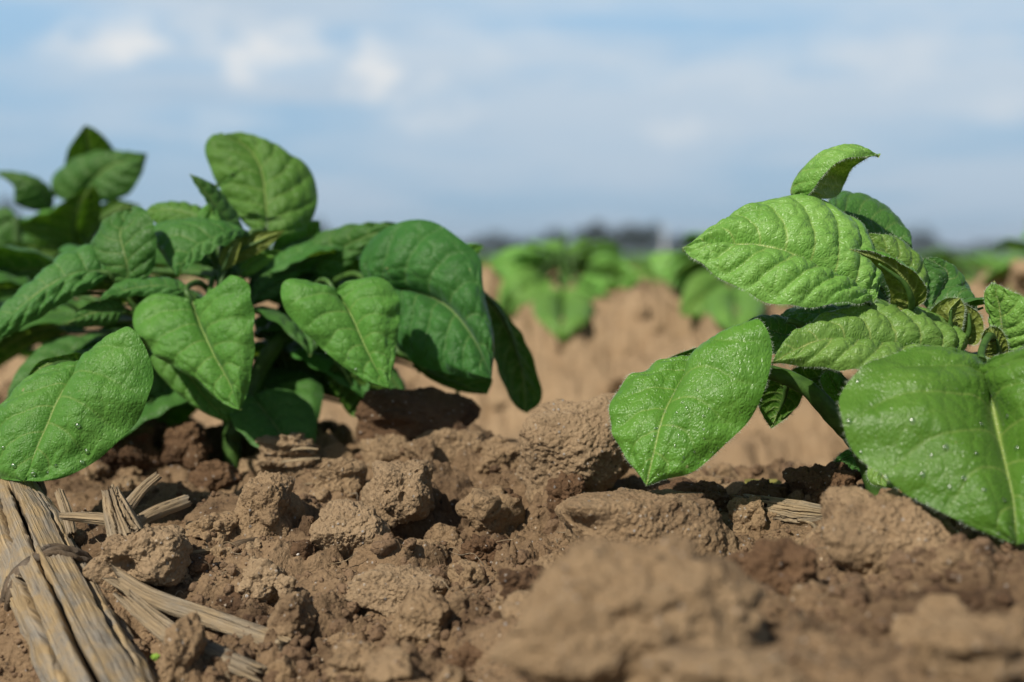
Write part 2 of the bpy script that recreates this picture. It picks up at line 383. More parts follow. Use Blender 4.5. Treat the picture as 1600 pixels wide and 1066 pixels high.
M_NODE = straw_mat('stalk_joint', (.17, .12, .075), (.11, .08, .05), (.045, .032, .022), (.16, .13, .10))

# ------------------------------------------------------------------ ground
CA, SA = math.cos(R(30)), math.sin(R(30))
U1, ROW = 0.50, 0.78
def ridge(x, y):
    u = y * CA + x * SA; k = (u - U1) / ROW
    prof = 0.5 + 0.5 * np.cos(2 * np.pi * k)
    prof = prof ** 0.85
    kk = np.round(k)
    crest = np.where(kk <= 0, .222, np.where(kk == 1, .256, .234)); crest = np.where(kk < 0, .20, crest)
    h = .098 + (crest - .098) * prof
    flat = np.clip((np.hypot(x, y) - 9) / 5, 0, 1)
    return h * (1 - flat) + .20 * flat
CP = [(890, 1000, .345), (1090, 930, .372), (1000, 885, .375), (960, 1060, .325), (60, 1050, .445), (-80, 900, .50), (180, 1060, .43), (300, 1050, .42), (600, 1066, .40), (800, 1060, .375), (1000, 1066, .31), (1300, 1066, .29), (1580, 1066, .28), (1750, 1000, .30),
      (40, 860, .515), (120, 930, .475), (300, 880, .485), (480, 950, .45), (620, 860, .50), (800, 900, .47), (1000, 810, .50), (1200, 850, .47), (1400, 850, .43), (1600, 880, .39), (1500, 980, .33),
      (430, 720, .61), (300, 775, .56), (100, 790, .56), (560, 725, .60), (700, 700, .62), (850, 765, .56), (1000, 785, .53), (1110, 775, .54), (1220, 770, .54), (1350, 750, .53), (1520, 790, .50),
      (1180, 1000, .36), (1000, 960, .37), (700, 960, .45)]
cp = np.array([P(*c) for c in CP]); SG = .065
Kc = np.exp(-((cp[:, None, 0] - cp[None, :, 0]) ** 2 + (cp[:, None, 1] - cp[None, :, 1]) ** 2) / (2 * SG * SG))
wt = np.linalg.solve(Kc + .08 * np.eye(len(cp)), cp[:, 2] - .002 - ridge(cp[:, 0], cp[:, 1]))
def ground_base(x, y):
    h = ridge(x, y)
    near = (np.abs(x) < .7) & (y > -.1) & (y < 1.1)
    if near.any():
        xn, yn = x[near], y[near]; c = np.zeros_like(xn)
        for k in range(len(cp)):
            c += wt[k] * np.exp(-((xn - cp[k, 0]) ** 2 + (yn - cp[k, 1]) ** 2) / (2 * SG * SG))
        h = h.copy(); h[near] += c
    return h
def ground_h(x, y):
    x = np.asarray(x, float); y = np.asarray(y, float); h = ground_base(x, y); r = np.hypot(x, y)
    far = np.clip((r - .75) / .35, 0, 1); vf = 1 - np.clip((r - 8) / 6, 0, 1)
    wx = x + .006 * fbm2(x, y, 60, 2, 5); wy = y + .006 * fbm2(x, y, 60, 2, 9)
    h = h + (.0040 + .006 * far) * vf * fbm2(x, y, 14, 3, 21)
    h = h + vf * ((.24 + .10 * far) * lumps2(wx, wy, 22, 31, .2, .8) / 22 - .0045)
    h = h + vf * far * (.8 * lumps2(wx, wy, 50, 35, .2, .75) / 50 + .62 * lumps2(wx, wy, 14, 37, .2, .7) / 14)
    near = r < 1.6
    if near.any():
        xn, yn, wxn, wyn = x[near], y[near], wx[near], wy[near]; g = np.zeros_like(xn)
        m = np.clip(.5 + 1.1 * fbm2(xn, yn, 18, 2, 77), 0, 1)                     # crumbly here, smoother crust there
        sm = np.clip((xn * 1.3 + (.47 - yn) * 2.2 - .12) * 9, 0, 1)               # right foreground is a smeared crust
        m = m * (1 - .65 * sm)
        g += (.25 + .55 * m) * lumps2(wxn, wyn, 62, 41, .2, .8) / 62
        g += (.15 + .65 * m) * lumps2(wxn * .8 + wyn * .6, wyn * .8 - wxn * .6, 150, 51, .2, .75) / 150
        g += (.15 + .60 * m) * lumps2(xn, yn, 380, 61, .2, .75) / 380
        g += .0011 * fbm2(xn, yn, 210, 4, 71, .6)
        f1, f2 = cells2(wxn * 26 + .4 * vn2(xn * 90, yn * 90, 3), wyn * 26 + .4 * vn2(xn * 90, yn * 90, 4), 81)
        g -= .0035 * np.exp(-((f2 - f1) / .05) ** 2) * np.clip(.4 + fbm2(xn, yn, 11, 2, 91), 0, 1)
        h[near] += g
    return h
def hit(px, py, d0=.2, d1=6.0):
    a, b = ray(px, py); d = np.geomspace(d0, d1, 900); z = ground_h(a * d, d); below = np.nonzero(CAMZ + b * d < z)[0]
    return float(d[below[0]]) if len(below) else d1
def axis(lo, hi, st, g1, mid, g2, end_lo, end_hi):
    core = list(np.arange(lo, hi, st))
    def arm(start, sign, end):
        v, s, out = start, st, []
        while abs(v - start) < end:
            s *= g1 if abs(v - start) < mid else g2
            v += sign * s; out.append(v)
        return out
    return np.array(sorted(core + arm(hi - st, 1, end_hi) + arm(lo, -1, end_lo)))
gx = axis(-.20, .21, .00068, 1.015, 1.1, 1.07, 900, 900)
gy = axis(.25, .68, .00068, 1.015, 1.1, 1.07, 40, 1500)
X, Y = np.meshgrid(gx, gy); xf, yf = X.ravel(), Y.ravel()
V = np.stack([xf, yf, ground_h(xf, yf)], 1)
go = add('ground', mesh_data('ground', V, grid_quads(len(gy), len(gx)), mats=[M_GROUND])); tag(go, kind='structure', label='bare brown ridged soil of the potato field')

# ------------------------------------------------------------------ clods
_ico = {}
def ico(sub):
    if sub not in _ico:
        bm = bmesh.new(); bmesh.ops.create_icosphere(bm, subdivisions=sub, radius=1.0)
        V = np.array([v.co[:] for v in bm.verts]); T = np.array([[v.index for v in f.verts] for f in bm.faces]); bm.free(); _ico[sub] = (V, T)
    return _ico[sub]
def clod_shape(rx, ry, rz, seed, sub=6, blocky=.4, lump=1.0, rough=1.0, cuts=5, porous=0.0, top_flat=0.0, layers=0.0):
    rs = np.random.RandomState(seed); N, T = ico(sub)
    p = 2.0 + 2.5 * blocky; r = (np.abs(N) ** p).sum(1) ** (-1 / p)
    V = N * r[:, None]
    V = V * (1 + .30 * fbm3(N + seed * 3.1, 1.25, 2, seed))[:, None]
    for k in range(cuts):                                         # broken faces
        d = rs.normal(size=3); d /= np.linalg.norm(d); o = rs.uniform(.62, .92)
        s = V @ d - o; V = V - np.where(s > 0, s * .82, 0)[:, None] * d
    if top_flat: s = V[:, 2] - top_flat; V[:, 2] -= np.where(s > 0, s * .8, 0)
    V = V * np.array((rx, ry, rz)); size = (rx * ry * rz) ** (1 / 3)
    nn = V / (np.linalg.norm(V, axis=1)[:, None] + 1e-9)
    W_ = V + seed * .37
    V = V + nn * (size * .085 * fbm3(W_, 1.7 / size, 4, seed + 5, .42))[:, None]
    V = V + nn * (.30 * lump * (lumps3(W_, 110, seed + 9) - .28) / 110)[:, None]
    V = V + nn * (.26 * lump * (lumps3(W_ * 1.07, 300, seed + 19) - .28) / 300)[:, None]
    V = V + nn * (rough * (.00045 * fbm3(W_, 420, 3, seed + 29, .7) + .62 * (lumps3(W_ * .93, 780, seed + 49) - .3) / 780))[:, None]
    if porous: V = V - nn * (porous * np.clip(lumps3(W_, 230, seed + 39, .1, .6) - .18, 0, 1) / 230 * 2.2)[:, None]
    if layers: V = V + nn * (layers * .0016 * np.sign(np.sin(V[:, 2] * 1500 + 2 * fbm3(W_, 60, 2, seed))) * .5)[:, None]
    return V, T
clods = []
def clod(px, py, wpx, hpx, label, seed, mat=None, d=None, sub=6, sink=.25, depth=1.0, name='soil_clod', cat='clod', group='large soil clods on the near ridge', lean=0.0, **kw):
    hd = hit(px, py + .40 * hpx)
    d = hd if d is None else min(d, hd + .006)
    rx, rz = wpx / 2 * d / F, hpx / 2 * d / F
    ry = depth * (rx + rz) / 2
    V, T = clod_shape(rx, ry, rz, seed, sub, **kw)
    # re-fit the visible outline to the stated size
    ex = (V[:, 0].max() - V[:, 0].min()) / 2; ez = (V[:, 2].max() - V[:, 2].min()) / 2
    V[:, 0] = (V[:, 0] - (V[:, 0].max() + V[:, 0].min()) / 2) * rx / ex; V[:, 2] = (V[:, 2] - (V[:, 2].max() + V[:, 2].min()) / 2) * rz / ez
    if lean: V[:, 0] += lean * V[:, 2]
    c = P(px, py, d + ry * .15)
    V[:, 2] -= np.where(V[:, 2] < 0, -V[:, 2] * sink, 0)
    base = np.array((c[0], c[1], c[2] - rz))
    me = mesh_data(name, V + np.array((0, 0, rz)), tris=T, mats=[mat or M_CLOD])
    o = add(name, me, loc=base); tag(o, label, cat, group); clods.append((c[0], c[1], c[2], rx, ry, rz)); return o
G_ = M_CLODG; D_ = M_CLODD
clod(900, 700, 190, 175, 'big angular pale clod leaning behind the drooping leaf tip of the right plant', 3, G_, d=.555, sub=7, blocky=.7, cuts=9, lump=.5, depth=.8)
clod(1015, 832, 300, 128, 'long flat-topped pale crust slab under the drooping leaf tip', 12, d=.487, sub=7, blocky=.8, cuts=3, lump=.45, depth=.9, top_flat=.55)
clod(1166, 805, 62, 66, 'small knobbly clod standing on the right end of the long crust slab', 14, d=.487, cuts=2, lump=1.0)
clod(620, 766, 116, 92, 'round clod pitted with small holes, in the middle of the ridge', 21, G_, sub=7, porous=1.0, cuts=2, lump=.5)
clod(546, 826, 132, 94, 'smooth rounded clod just below and left of the pitted one', 22, G_, sub=7, cuts=2, lump=.35)
clod(660, 972, 128, 98, 'pale angular clod with a sharp dark shadow at the bottom centre', 24, d=.455, sub=7, blocky=.6, cuts=7, lump=.4)
clod(622, 922, 170, 78, 'broad low clod right behind the pale angular bottom one', 25, G_, d=.475, sub=7, cuts=4, lump=.6)
clod(404, 908, 82, 82, 'fist-shaped clod above the end of the long straw strip', 26, G_, d=.475, cuts=5, lump=.5)
clod(455, 962, 84, 78, 'rounded grey-brown clod touching the end of the long straw strip', 27, d=.455, cuts=4, lump=.7)
clod(446, 914, 38, 38, 'small smooth wedge-shaped clod between two bigger ones', 28, G_, d=.465, cuts=7, lump=.15, sub=5)
clod(224, 868, 165, 104, 'dark muddy clod stuck to the fibrous stalk stump', 29, G_, d=.475, sub=7, lump=1.1, cuts=2)
clod(286, 1022, 72, 128, 'tall pointed clod standing beside the weathered stalk at the bottom left', 30, d=.43, cuts=5, blocky=.2, lump=.4, lean=.12, sub=7)
clod(415, 795, 118, 112, 'large rough clod below the layered straw-filled one', 31, d=.555, sub=7, lump=.8, cuts=4)
clod(452, 712, 112, 76, 'layered clod with straw flakes sticking out near the left plant', 32, G_, d=.585, sub=7, layers=1.0, lump=.9, cuts=3)
clod(532, 748, 84, 74, 'soft brown clod left of the pitted round one', 33, d=.585, lump=.7)
clod(604, 706, 92, 62, 'low lumpy clod in front of the shaded soil block', 34, d=.60, lump=.6)
clod(704, 698, 118, 60, 'long rounded clod at the ridge crest behind the pitted one', 35, d=.605, lump=.6, blocky=.5)
clod(745, 733, 76, 36, 'flat wedge of soil right of the pitted clod', 36, d=.585, lump=.4, cuts=7)
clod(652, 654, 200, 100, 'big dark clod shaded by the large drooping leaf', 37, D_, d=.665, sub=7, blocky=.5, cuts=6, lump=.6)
clod(985, 990, 460, 305, 'huge blurred brown clod filling the foreground right of centre', 38, M_CLOD, d=.362, sub=7, blocky=.3, cuts=10, lump=1.5, rough=1.3, sink=0, depth=1.0)
clod(1375, 838, 200, 150, 'wide brown clod beneath the broad front leaf', 39, d=.44, sub=7, cuts=5, lump=.9)
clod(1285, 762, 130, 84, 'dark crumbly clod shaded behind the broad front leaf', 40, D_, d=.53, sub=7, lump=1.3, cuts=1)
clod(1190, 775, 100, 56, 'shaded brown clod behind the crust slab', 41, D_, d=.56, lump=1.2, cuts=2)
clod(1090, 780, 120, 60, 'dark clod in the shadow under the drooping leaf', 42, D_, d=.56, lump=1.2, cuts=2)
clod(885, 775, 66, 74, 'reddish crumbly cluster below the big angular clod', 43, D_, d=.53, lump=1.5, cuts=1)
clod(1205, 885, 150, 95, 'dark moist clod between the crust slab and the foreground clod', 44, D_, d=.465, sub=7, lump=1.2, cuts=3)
clod(1130, 1050, 260, 70, 'blurred low clod at the very bottom edge of the picture', 45, d=.29, cuts=4, lump=1.0)
clod(1530, 1010, 220, 110, 'blurred clod in the bottom right corner', 46, d=.30, cuts=4, lump=1.2, blocky=.2)
clod(400, 858, 46, 34, 'little round clod behind the fist-shaped one', 47, G_, d=.51, sub=5)
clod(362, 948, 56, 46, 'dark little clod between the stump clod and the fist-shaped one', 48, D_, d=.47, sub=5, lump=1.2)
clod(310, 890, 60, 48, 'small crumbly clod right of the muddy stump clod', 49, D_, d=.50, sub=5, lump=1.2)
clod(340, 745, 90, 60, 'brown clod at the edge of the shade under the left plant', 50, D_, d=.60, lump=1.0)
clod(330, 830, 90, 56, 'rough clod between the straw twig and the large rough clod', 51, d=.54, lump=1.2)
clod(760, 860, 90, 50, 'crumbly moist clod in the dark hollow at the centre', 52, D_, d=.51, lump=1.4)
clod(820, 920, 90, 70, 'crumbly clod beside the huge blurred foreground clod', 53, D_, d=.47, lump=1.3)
clod(775, 790, 90, 52, 'dark reddish clod right of the flat wedge', 54, D_, d=.55, lump=1.2)
clod(560, 1035, 90, 70, 'crumbly clod at the bottom edge below the pale angular one', 55, d=.42, lump=1.2)
clod(735, 1030, 80, 56, 'moist clod at the bottom edge beside the foreground clod', 56, D_, d=.42, lump=1.2)
clod(480, 865, 60, 50, 'small moist clod left of the smooth rounded one', 57, D_, d=.51, lump=1.3, sub=5)
clod(200, 700, 120, 80, 'shaded brown clod below the left front leaf', 58, D_, d=.62, lump=1.0)
clod(290, 690, 80, 66, 'shaded clod beside the thick stem of the left plant', 59, D_, d=.62, lump=1.0)
clod(90, 545, 80, 60, 'small sunlit clod seen between the leaves at the far left', 60, d=.95, lump=1.0, sub=5)
clod(1500, 885, 90, 60, 'crumbly clod under the tip of the broad front leaf', 61, d=.41, lump=1.0)
clod(790, 715, 80, 50, 'brown clod left of the big angular one', 62, d=.59, lump=.9)

# blurred clods on the face of the next ridge: nothing but position tells them apart
rs = np.random.RandomState(5)
for k in range(130):
    u = rs.uniform(.95, 1.32); s = rs.uniform(-.35, .55)
    x = u * SA + s * CA; y = u * CA - s * SA
    r = .011 + .032 * rs.rand() ** 2; zb = float(ground_h(np.array([x]), np.array([y]))[0])
    Vc, Tc = clod_shape(r * rs.uniform(1, 1.4), r, r * rs.uniform(.6, .9), 200 + k, 5, cuts=4, lump=1.6)
    o = add('soil_clod', mesh_data('soil_clod', Vc + np.array((0, 0, r * .62)), tris=Tc, mats=[M_CLOD]), loc=(x, y, zb))
    tag(o, 'blurred sunlit clod on the slope of the second ridge', 'clod', 'clods on the slope of the second ridge')

# ------------------------------------------------------------------ crumbs
def scatter(n, xr, yr, smin, smax, seed, sub, power=2.6, name='soil_crumbs', mat=None, dens=None):
    rs = np.random.RandomState(seed); xs = rs.uniform(*xr, n * 3); ys = rs.uniform(*yr, n * 3)
    keep = np.abs(xs) < .36 * ys + .03
    if dens: keep &= rs.rand(n * 3) < dens(xs, ys)
    xs, ys = xs[keep][:n], ys[keep][:n]; n = len(xs)
    sz = smin * (1 - rs.rand(n) * (1 - (smin / smax) ** power)) ** (-1 / power)
    zs = ground_h(xs, ys)
    N, T = ico(sub); var = []
    for k in range(10):
        Vv, _ = clod_shape(.01, .01 * rs.uniform(.7, 1), .01 * rs.uniform(.6, .95), seed * 10 + k, sub, cuts=3, lump=.7, rough=.8); var.append(Vv / .01)
    var = np.array(var)[rs.randint(0, 10, n)]
    a = rs.uniform(0, 2 * np.pi, n); ca, sa = np.cos(a), np.sin(a)
    b = rs.uniform(-.9, .9, n); cb, sb = np.cos(b), np.sin(b)
    x, y, z = var[..., 0], var[..., 1], var[..., 2]
    y, z = y * cb[:, None] - z * sb[:, None], y * sb[:, None] + z * cb[:, None]
    x, y = x * ca[:, None] - y * sa[:, None], x * sa[:, None] + y * ca[:, None]
    V = np.stack([x, y, z], -1) * sz[:, None, None] / 2 + np.stack([xs, ys, zs + sz * np.where(sz > .006, -.02, .18)], 1)[:, None]
    nv = N.shape[0]; TT = (T[None] + (np.arange(n) * nv)[:, None, None]).reshape(-1, 3)
    return V.reshape(-1, 3), TT
def cr_d(x, y): return np.clip(.55 + 1.2 * fbm2(x, y, 16, 2, 301) - np.clip((x * 1.3 + (.47 - y) * 2.2 - .12) * 9, 0, 1) * .45, .06, 1)
for lab, args, mat in (('fine brown soil crumbs strewn over the near ridge', (24000, (-.3, .3), (.24, .78), .0006, .0028, 71, 2, 1.7), M_CRUMB),
                       ('pea-sized soil crumbs lying among the clods of the near ridge', (1900, (-.3, .3), (.25, .80), .0026, .0085, 72, 3, 2.2), M_CRUMB)):
    Vc, Tc = scatter(*args, dens=cr_d)
    o = add('soil_crumbs', mesh_data('soil_crumbs', Vc, tris=Tc, mats=[mat])); tag(o, lab, 'soil crumbs', kind='stuff')
Vc, Tc = scatter(420, (-.3, .3), (.26, .72), .007, .020, 75, 5, 2.0, dens=lambda x, y: .4 + 0 * x)
o = add('soil_crumbs', mesh_data('soil_crumbs', Vc, tris=Tc, mats=[M_CLOD])); tag(o, 'half-buried small clods merging into the soil of the near ridge', 'soil crumbs', kind='stuff')
Vc, Tc = scatter(500, (-.8, .9), (.8, 2.2), .008, .022, 73, 3, 2.0)
o = add('soil_crumbs', mesh_data('soil_crumbs', Vc, tris=Tc, mats=[M_CLOD])); tag(o, 'blurred soil crumbs lying on the ridges behind', 'soil crumbs', kind='stuff')

# ------------------------------------------------------------------ dry stalk, straw and twigs
def fibre_stick(p, rad, flat=1.0, n=160, m=96, ngroove=9, gdepth=.35, gwidth=.03, seed=0, ends=.6, node_at=(), wander=.25, face=(0, -.6, 1), fib=.00032, taper=None):
    """A fibrous stalk: long splits run along it. Returns V, quads, groove attribute, uv."""
    rs = np.random.RandomState(seed); c = catmull(p, n); T = np.gradient(c, axis=0); L = np.linalg.norm(np.diff(c, axis=0), axis=1).sum(); T /= np.linalg.norm(T, axis=1)[:, None]
    f = np.array(face, float); Bn = np.cross(T, f); Bn /= np.linalg.norm(Bn, axis=1)[:, None]; N = np.cross(Bn, T)
    th = np.linspace(0, 2 * np.pi, m, endpoint=False)[None]; s = np.linspace(0, 1, n)[:, None]
    r = np.interp(s[:, 0], np.linspace(0, 1, len(rad)), rad)[:, None] * np.ones_like(th)
    R0 = float(np.mean(rad)); gr = np.zeros((n, m)); ridge_ = np.zeros((n, m))
    S_ = s * np.ones_like(th); TH = th * np.ones_like(s)
    for g in range(ngroove):
        a0 = 2 * np.pi * (g + rs.uniform(-.3, .3)) / ngroove
        a = a0 + wander * vn2((S_ * 2.3 + g * 7.1).ravel(), np.full(n * m, 1.5), seed).reshape(n, m) + .05 * vn2((S_ * 26 + g).ravel(), np.full(n * m, 2.5), seed).reshape(n, m)
        dth = np.abs((TH - a + np.pi) % (2 * np.pi) - np.pi)
        open_ = np.clip(.15 + 1.4 * vn2((S_ * 3.1 + g * 3.3).ravel(), np.full(n * m, 4.5), seed + 1).reshape(n, m) + .25, 0, 1)
        for na in node_at: open_ = open_ * np.clip(np.abs(S_ - na) / .03, 0, 1)
        k = np.exp(-(dth / (gwidth * (0.35 + 1.0 * open_))) ** 4) * np.clip(open_ * 1.6, 0, 1); gr = np.maximum(gr, k)
        # each strip between splits sits at its own height
        side = ((TH - a0 + np.pi) % (2 * np.pi) - np.pi); ridge_ += .016 * rs.uniform(-1, 1) * np.tanh(side * 9)
    fibn = fbm2((S_ * L * 60).ravel(), (TH * R0 * 2600).ravel(), 1.0, 3, seed + 7).reshape(n, m)
    r = r * (1 + ridge_ * 2 + .05 * fbm2((S_ * L * 90).ravel(), (TH * 1.3).ravel(), 1, 2, seed + 3).reshape(n, m)) - R0 * gdepth * gr + fib * fibn
    for na in node_at: r = r + R0 * .05 * np.exp(-((S_ - na) / .03) ** 2)
    edge = 1 + ends * .06 * vn2((TH * 6).ravel(), np.full(n * m, .5), seed + 5).reshape(n, m)       # ragged ends
    V = c[:, None] + (r * np.cos(TH))[..., None] * N[:, None] * flat + (r * np.sin(TH))[..., None] * Bn[:, None]
    V = V + ((edge - 1) * 22 * R0 * np.clip(np.abs(S_ - .5) * 2 - .9, 0, 1) * 10 * np.sign(S_ - .5))[..., None] * T[:, None]
    # close the ends with sunken pith
    V = V.reshape(-1, 3); e0, e1 = c[0] + T[0] * R0 * .4, c[-1] - T[-1] * R0 * .4
    V = np.vstack([V, e0, e1]); j = np.arange(m); j2 = (j + 1) % m
    tr = np.vstack([np.stack([j2, j, np.full(m, n * m)], 1), np.stack([(n - 1) * m + j, (n - 1) * m + j2, np.full(m, n * m + 1)], 1)])
    uv = np.stack([(S_ * L).ravel(), (TH * R0).ravel()], 1); uv = np.vstack([uv, [0, 0], [L, 0]])
    return V, grid_quads(n, m, wrap=True)[:, ::-1], tr[:, ::-1], np.concatenate([gr.ravel(), [1, 1]]), uv
def stick(name, label, cat, pts, rad, mat, parent=None, group=None, **kw):
    V, q, t, g, uv = fibre_stick(pts, rad, **kw); o0 = np.array(pts[0]) if parent is None else np.zeros(3)
    o = add(name, mesh_data(name, V - o0, q, t, [mat], attrs={'groove': g}, uv=uv), parent, loc=o0 if parent is None else (0, 0, 0))
    if parent is not None: o.location = tuple(-np.array(parent.location))
    if parent is None: tag(o, label, cat, group)
    return o
A0, A1, A2, A3 = P(18, 752, .525), P(66, 868, .485), P(130, 990, .448), P(206, 1140, .40)
for a in (A0, A1, A2, A3): a[2] -= .006
root = empty('dry_stalk', A1 - np.array((0, 0, .012)))
tag(root, 'thick weathered stalk with long splits and a dark joint, in the bottom left corner', 'dry stalk')
J = P(80, 893, .477); J[2] -= .006
up_ = [A0 + (A0 - A1) * .02, A0 * .5 + A1 * .5, J]
stick('stalk_segment', None, None, up_, (.0098, .0130, .0136), M_STALK, root, seed=3, ngroove=10, gdepth=.6, gwidth=.050, wander=.09, m=180, n=200, ends=.3)
stick('stalk_segment', None, None, [J, A2, A3, A3 + (A3 - A2) * .6], (.0136, .0138, .0142, .014), M_STALK, root, seed=8, ngroove=11, gdepth=.65, gwidth=.062, wander=.10, m=200, n=260, ends=.3)
ax = (A2 - A0) / np.linalg.norm(A2 - A0); fz = np.cross(ax, (0, -.6, 1)); fz /= np.linalg.norm(fz); nz = np.cross(fz, ax)
def ring(cen, rr, rt, seed, tilt=0.0):
    pts, a = [], np.linspace(0, 2 * np.pi, 40, endpoint=False)
    for t in a: pts.append(cen + rr * (math.cos(t) * nz + math.sin(t) * fz) + ax * (tilt * math.sin(t) * rr + .0008 * math.sin(3 * t + seed) + .0005 * math.sin(7 * t)))
    pts.append(pts[0]); return tube(pts, [rt, rt * 1.3, rt * .8, rt * 1.2, rt], 160, 10, seed, .6)
pr_ = [(*ring(J, .0140, .0012, 1, .10), 0, None), (*ring(J + ax * .0022, .0140, .0009, 4, .10), 0, None), (*ring(J - ax * .0018, .0138, .0008, 6, .10), 0, None)]
Vj, qj, tj, mj, _ = join(pr_)
o = add('joint_ring', mesh_data('joint_ring', Vj, qj, tj, [M_NODE], mj, attrs={'groove': np.zeros(len(Vj))}, uv=np.stack([Vj[:, 0], Vj[:, 1]], 1)), root); o.location = tuple(-np.array(root.location))
Vj, qj, tj, mj, _ = join([(*ring(A0, .0105, .0011, 2, .05), 0, None), (*ring(A0 - ax * .002, .010, .0009, 3, .05), 0, None)])
o = add('joint_ring', mesh_data('joint_ring', Vj, qj, tj, [M_NODE], mj, attrs={'groove': np.zeros(len(Vj))}, uv=np.stack([Vj[:, 0], Vj[:, 1]], 1)), root); o.location = tuple(-np.array(root.location))
def px_(l, lift=.0015):
    out = []
    for a in l: out.append(P(a[0], a[1], min(a[2], hit(a[0], a[1]) - lift)))
    return out
stick('stalk_stub', 'pale stalk end poking from behind the joint under the left front leaf', 'dry stalk', px_([(-30, 718, .54), (0, 738, .535), (20, 752, .53)]), (.007, .009, .0085), M_STRAW, seed=12, ngroove=7, n=60, m=80)
stick('straw_strip', 'long flat straw strip running right from the stalk to the small clods', 'straw', px_([(180, 902, .462), (235, 935, .458), (330, 968, .452), (446, 1010, .44)]), (.0028, .0033, .0034, .0033), M_STRAW, group='straw pieces beside the stalk', seed=21, flat=.45, ngroove=7, gdepth=.3, gwidth=.05, n=200, m=90, ends=1.2)
stick('straw_strip', 'darker flat straw strip half buried below the long one', 'straw', px_([(200, 935, .452), (260, 985, .445), (330, 1020, .438), (400, 1052, .43)]), (.0026, .0036, .0034, .003), M_STRAW, group='straw pieces beside the stalk', seed=22, flat=.45, ngroove=7, gdepth=.3, gwidth=.05, n=200, m=90, ends=1.2)
stick('stalk_stump', 'short upright fibrous stump rising out of the muddy clod', 'straw stump', px_([(196, 842, .476), (183, 805, .478), (172, 768, .482)]), (.0058, .0044, .0026), M_STRAW, group=None, seed=23, ngroove=22, gdepth=.4, gwidth=.06, n=120, m=140, ends=.3)
stick('straw_twig', 'short grey twig pointing up right behind the stump', 'twig', px_([(200, 792, .495), (222, 765, .50), (246, 744, .505)]), (.0020, .0017, .0014), M_STRAW, group='straw pieces beside the stalk', seed=24, ngroove=6, n=80, m=48)
stick('straw_twig', 'smooth pale hollow straw lying right of the stump', 'twig', px_([(205, 822, .49), (245, 800, .497), (292, 782, .505)]), (.0018, .0023, .0019), M_STRAW, group='straw pieces beside the stalk', seed=25, ngroove=5, gdepth=.25, n=80, m=48)
stick('straw_twig', 'pale twig lying left of the stump beside the stalk', 'twig', px_([(96, 806, .485), (135, 808, .484), (175, 812, .48)]), (.0010, .0015, .0017), M_STRAW, group='straw pieces beside the stalk', seed=26, ngroove=5, n=80, m=48)
stick('straw_twig', 'thin upright straw just right of the stalk top', 'twig', px_([(112, 835, .49), (103, 800, .495), (92, 768, .50)]), (.0016, .0017, .0012), M_STRAW, group='straw pieces beside the stalk', seed=27, ngroove=5, n=80, m=48)
stick('straw_strip', 'frayed straw bundle buried in the soil right of the crust slab', 'straw', px_([(1195, 792, .492), (1250, 800, .488), (1308, 806, .484)]), (.0050, .0052, .0030), M_STRAW, seed=28, flat=.5, ngroove=24, gdepth=.5, gwidth=.05, n=140, m=160, ends=2.5)
stick('straw_strip', 'thin loose straw curving below the frayed bundle', 'straw', px_([(1246, 812, .478), (1270, 820, .474), (1285, 840, .47)]), (.0005, .0006, .0003), M_STRAW, seed=29, ngroove=3, n=60, m=16)
stick('straw_strip', 'wide straw flake standing in the layered clod', 'straw', px_([(440, 722, .568), (470, 718, .566), (500, 716, .566)]), (.0006, .0010, .0005), M_STRAW, seed=30, flat=.35, ngroove=6, n=60, m=40)
stick('straw_strip', 'straw flake at the top of the layered clod', 'straw', px_([(455, 703, .572), (475, 700, .570), (497, 702, .570)]), (.0005, .0008, .0004), M_STRAW, seed=31, flat=.35, ngroove=6, n=60, m=40)
stick('straw_strip', 'straw flake at the bottom of the layered clod', 'straw', px_([(470, 758, .568), (485, 756, .566), (500, 757, .566)]), (.0005, .0007, .0004), M_STRAW, seed=32, flat=.35, ngroove=6, n=60, m=40)
stick('straw_strip', 'thin straw in front of the rough clod left of centre', 'straw', px_([(290, 868, .50), (315, 862, .503), (345, 858, .507)]), (.0006, .0009, .0005), M_STRAW, seed=33, ngroove=3, n=60, m=20)
stick('straw_strip', 'grey straw leaning beside the fist-shaped clod', 'straw', px_([(350, 858, .50), (375, 850, .50), (402, 842, .505)]), (.0005, .0012, .0006), M_NODE, seed=34, ngroove=3, n=60, m=20)
# dark leaf scrap, green seed, white grit, seedling
def flake(name, label, cat, px, py, d, w, h, mat, tilt=.35, seed=0, thick=.0006):
    N, T = ico(5); V = N * np.array((w * d / F / 2, w * d / F / 2 * .7, thick)); V[:, 2] += .18 * w * d / F * ((N[:, 0]) ** 2) + .0004 * fbm3(N, 3, 3, seed)
    V *= (1 + .18 * fbm3(N, 2, 2, seed + 2))[:, None]
    c, s = math.cos(tilt), math.sin(tilt); V = np.stack([V[:, 0], V[:, 1] * c - V[:, 2] * s, V[:, 1] * s + V[:, 2] * c], 1)
    return tag(add(name, mesh_data(name, V, tris=T, mats=[mat]), loc=P(px, py, d)), label, cat)
M_RED = simple_mat('dead_leaf', (.15, .06, .04), .55, .4, 500, (.07, .035, .025), .5); M_GREEN = simple_mat('seed_green', (.26, .40, .05), .45, .4, 400, (.18, .32, .04)); M_GRIT = simple_mat('pale_grit', (.62, .58, .52), .6, .4, 700, (.42, .38, .33))
flake('dead_leaf', 'curled red-brown leaf scrap right of the pitted clod', 'leaf scrap', 697, 798, .548, 52, 20, M_RED, .75, 3)
flake('seed_husk', 'tiny yellow-green seed husk beside the pointed clod', 'seed', 243, 1027, .425, 14, 14, M_GREEN, .6, 4, .0009)
flake('seedling', 'tiny green sprout left of the fist-shaped clod', 'sprout', 345, 893, .485, 17, 9, M_GREEN, .6, 5, .0007)
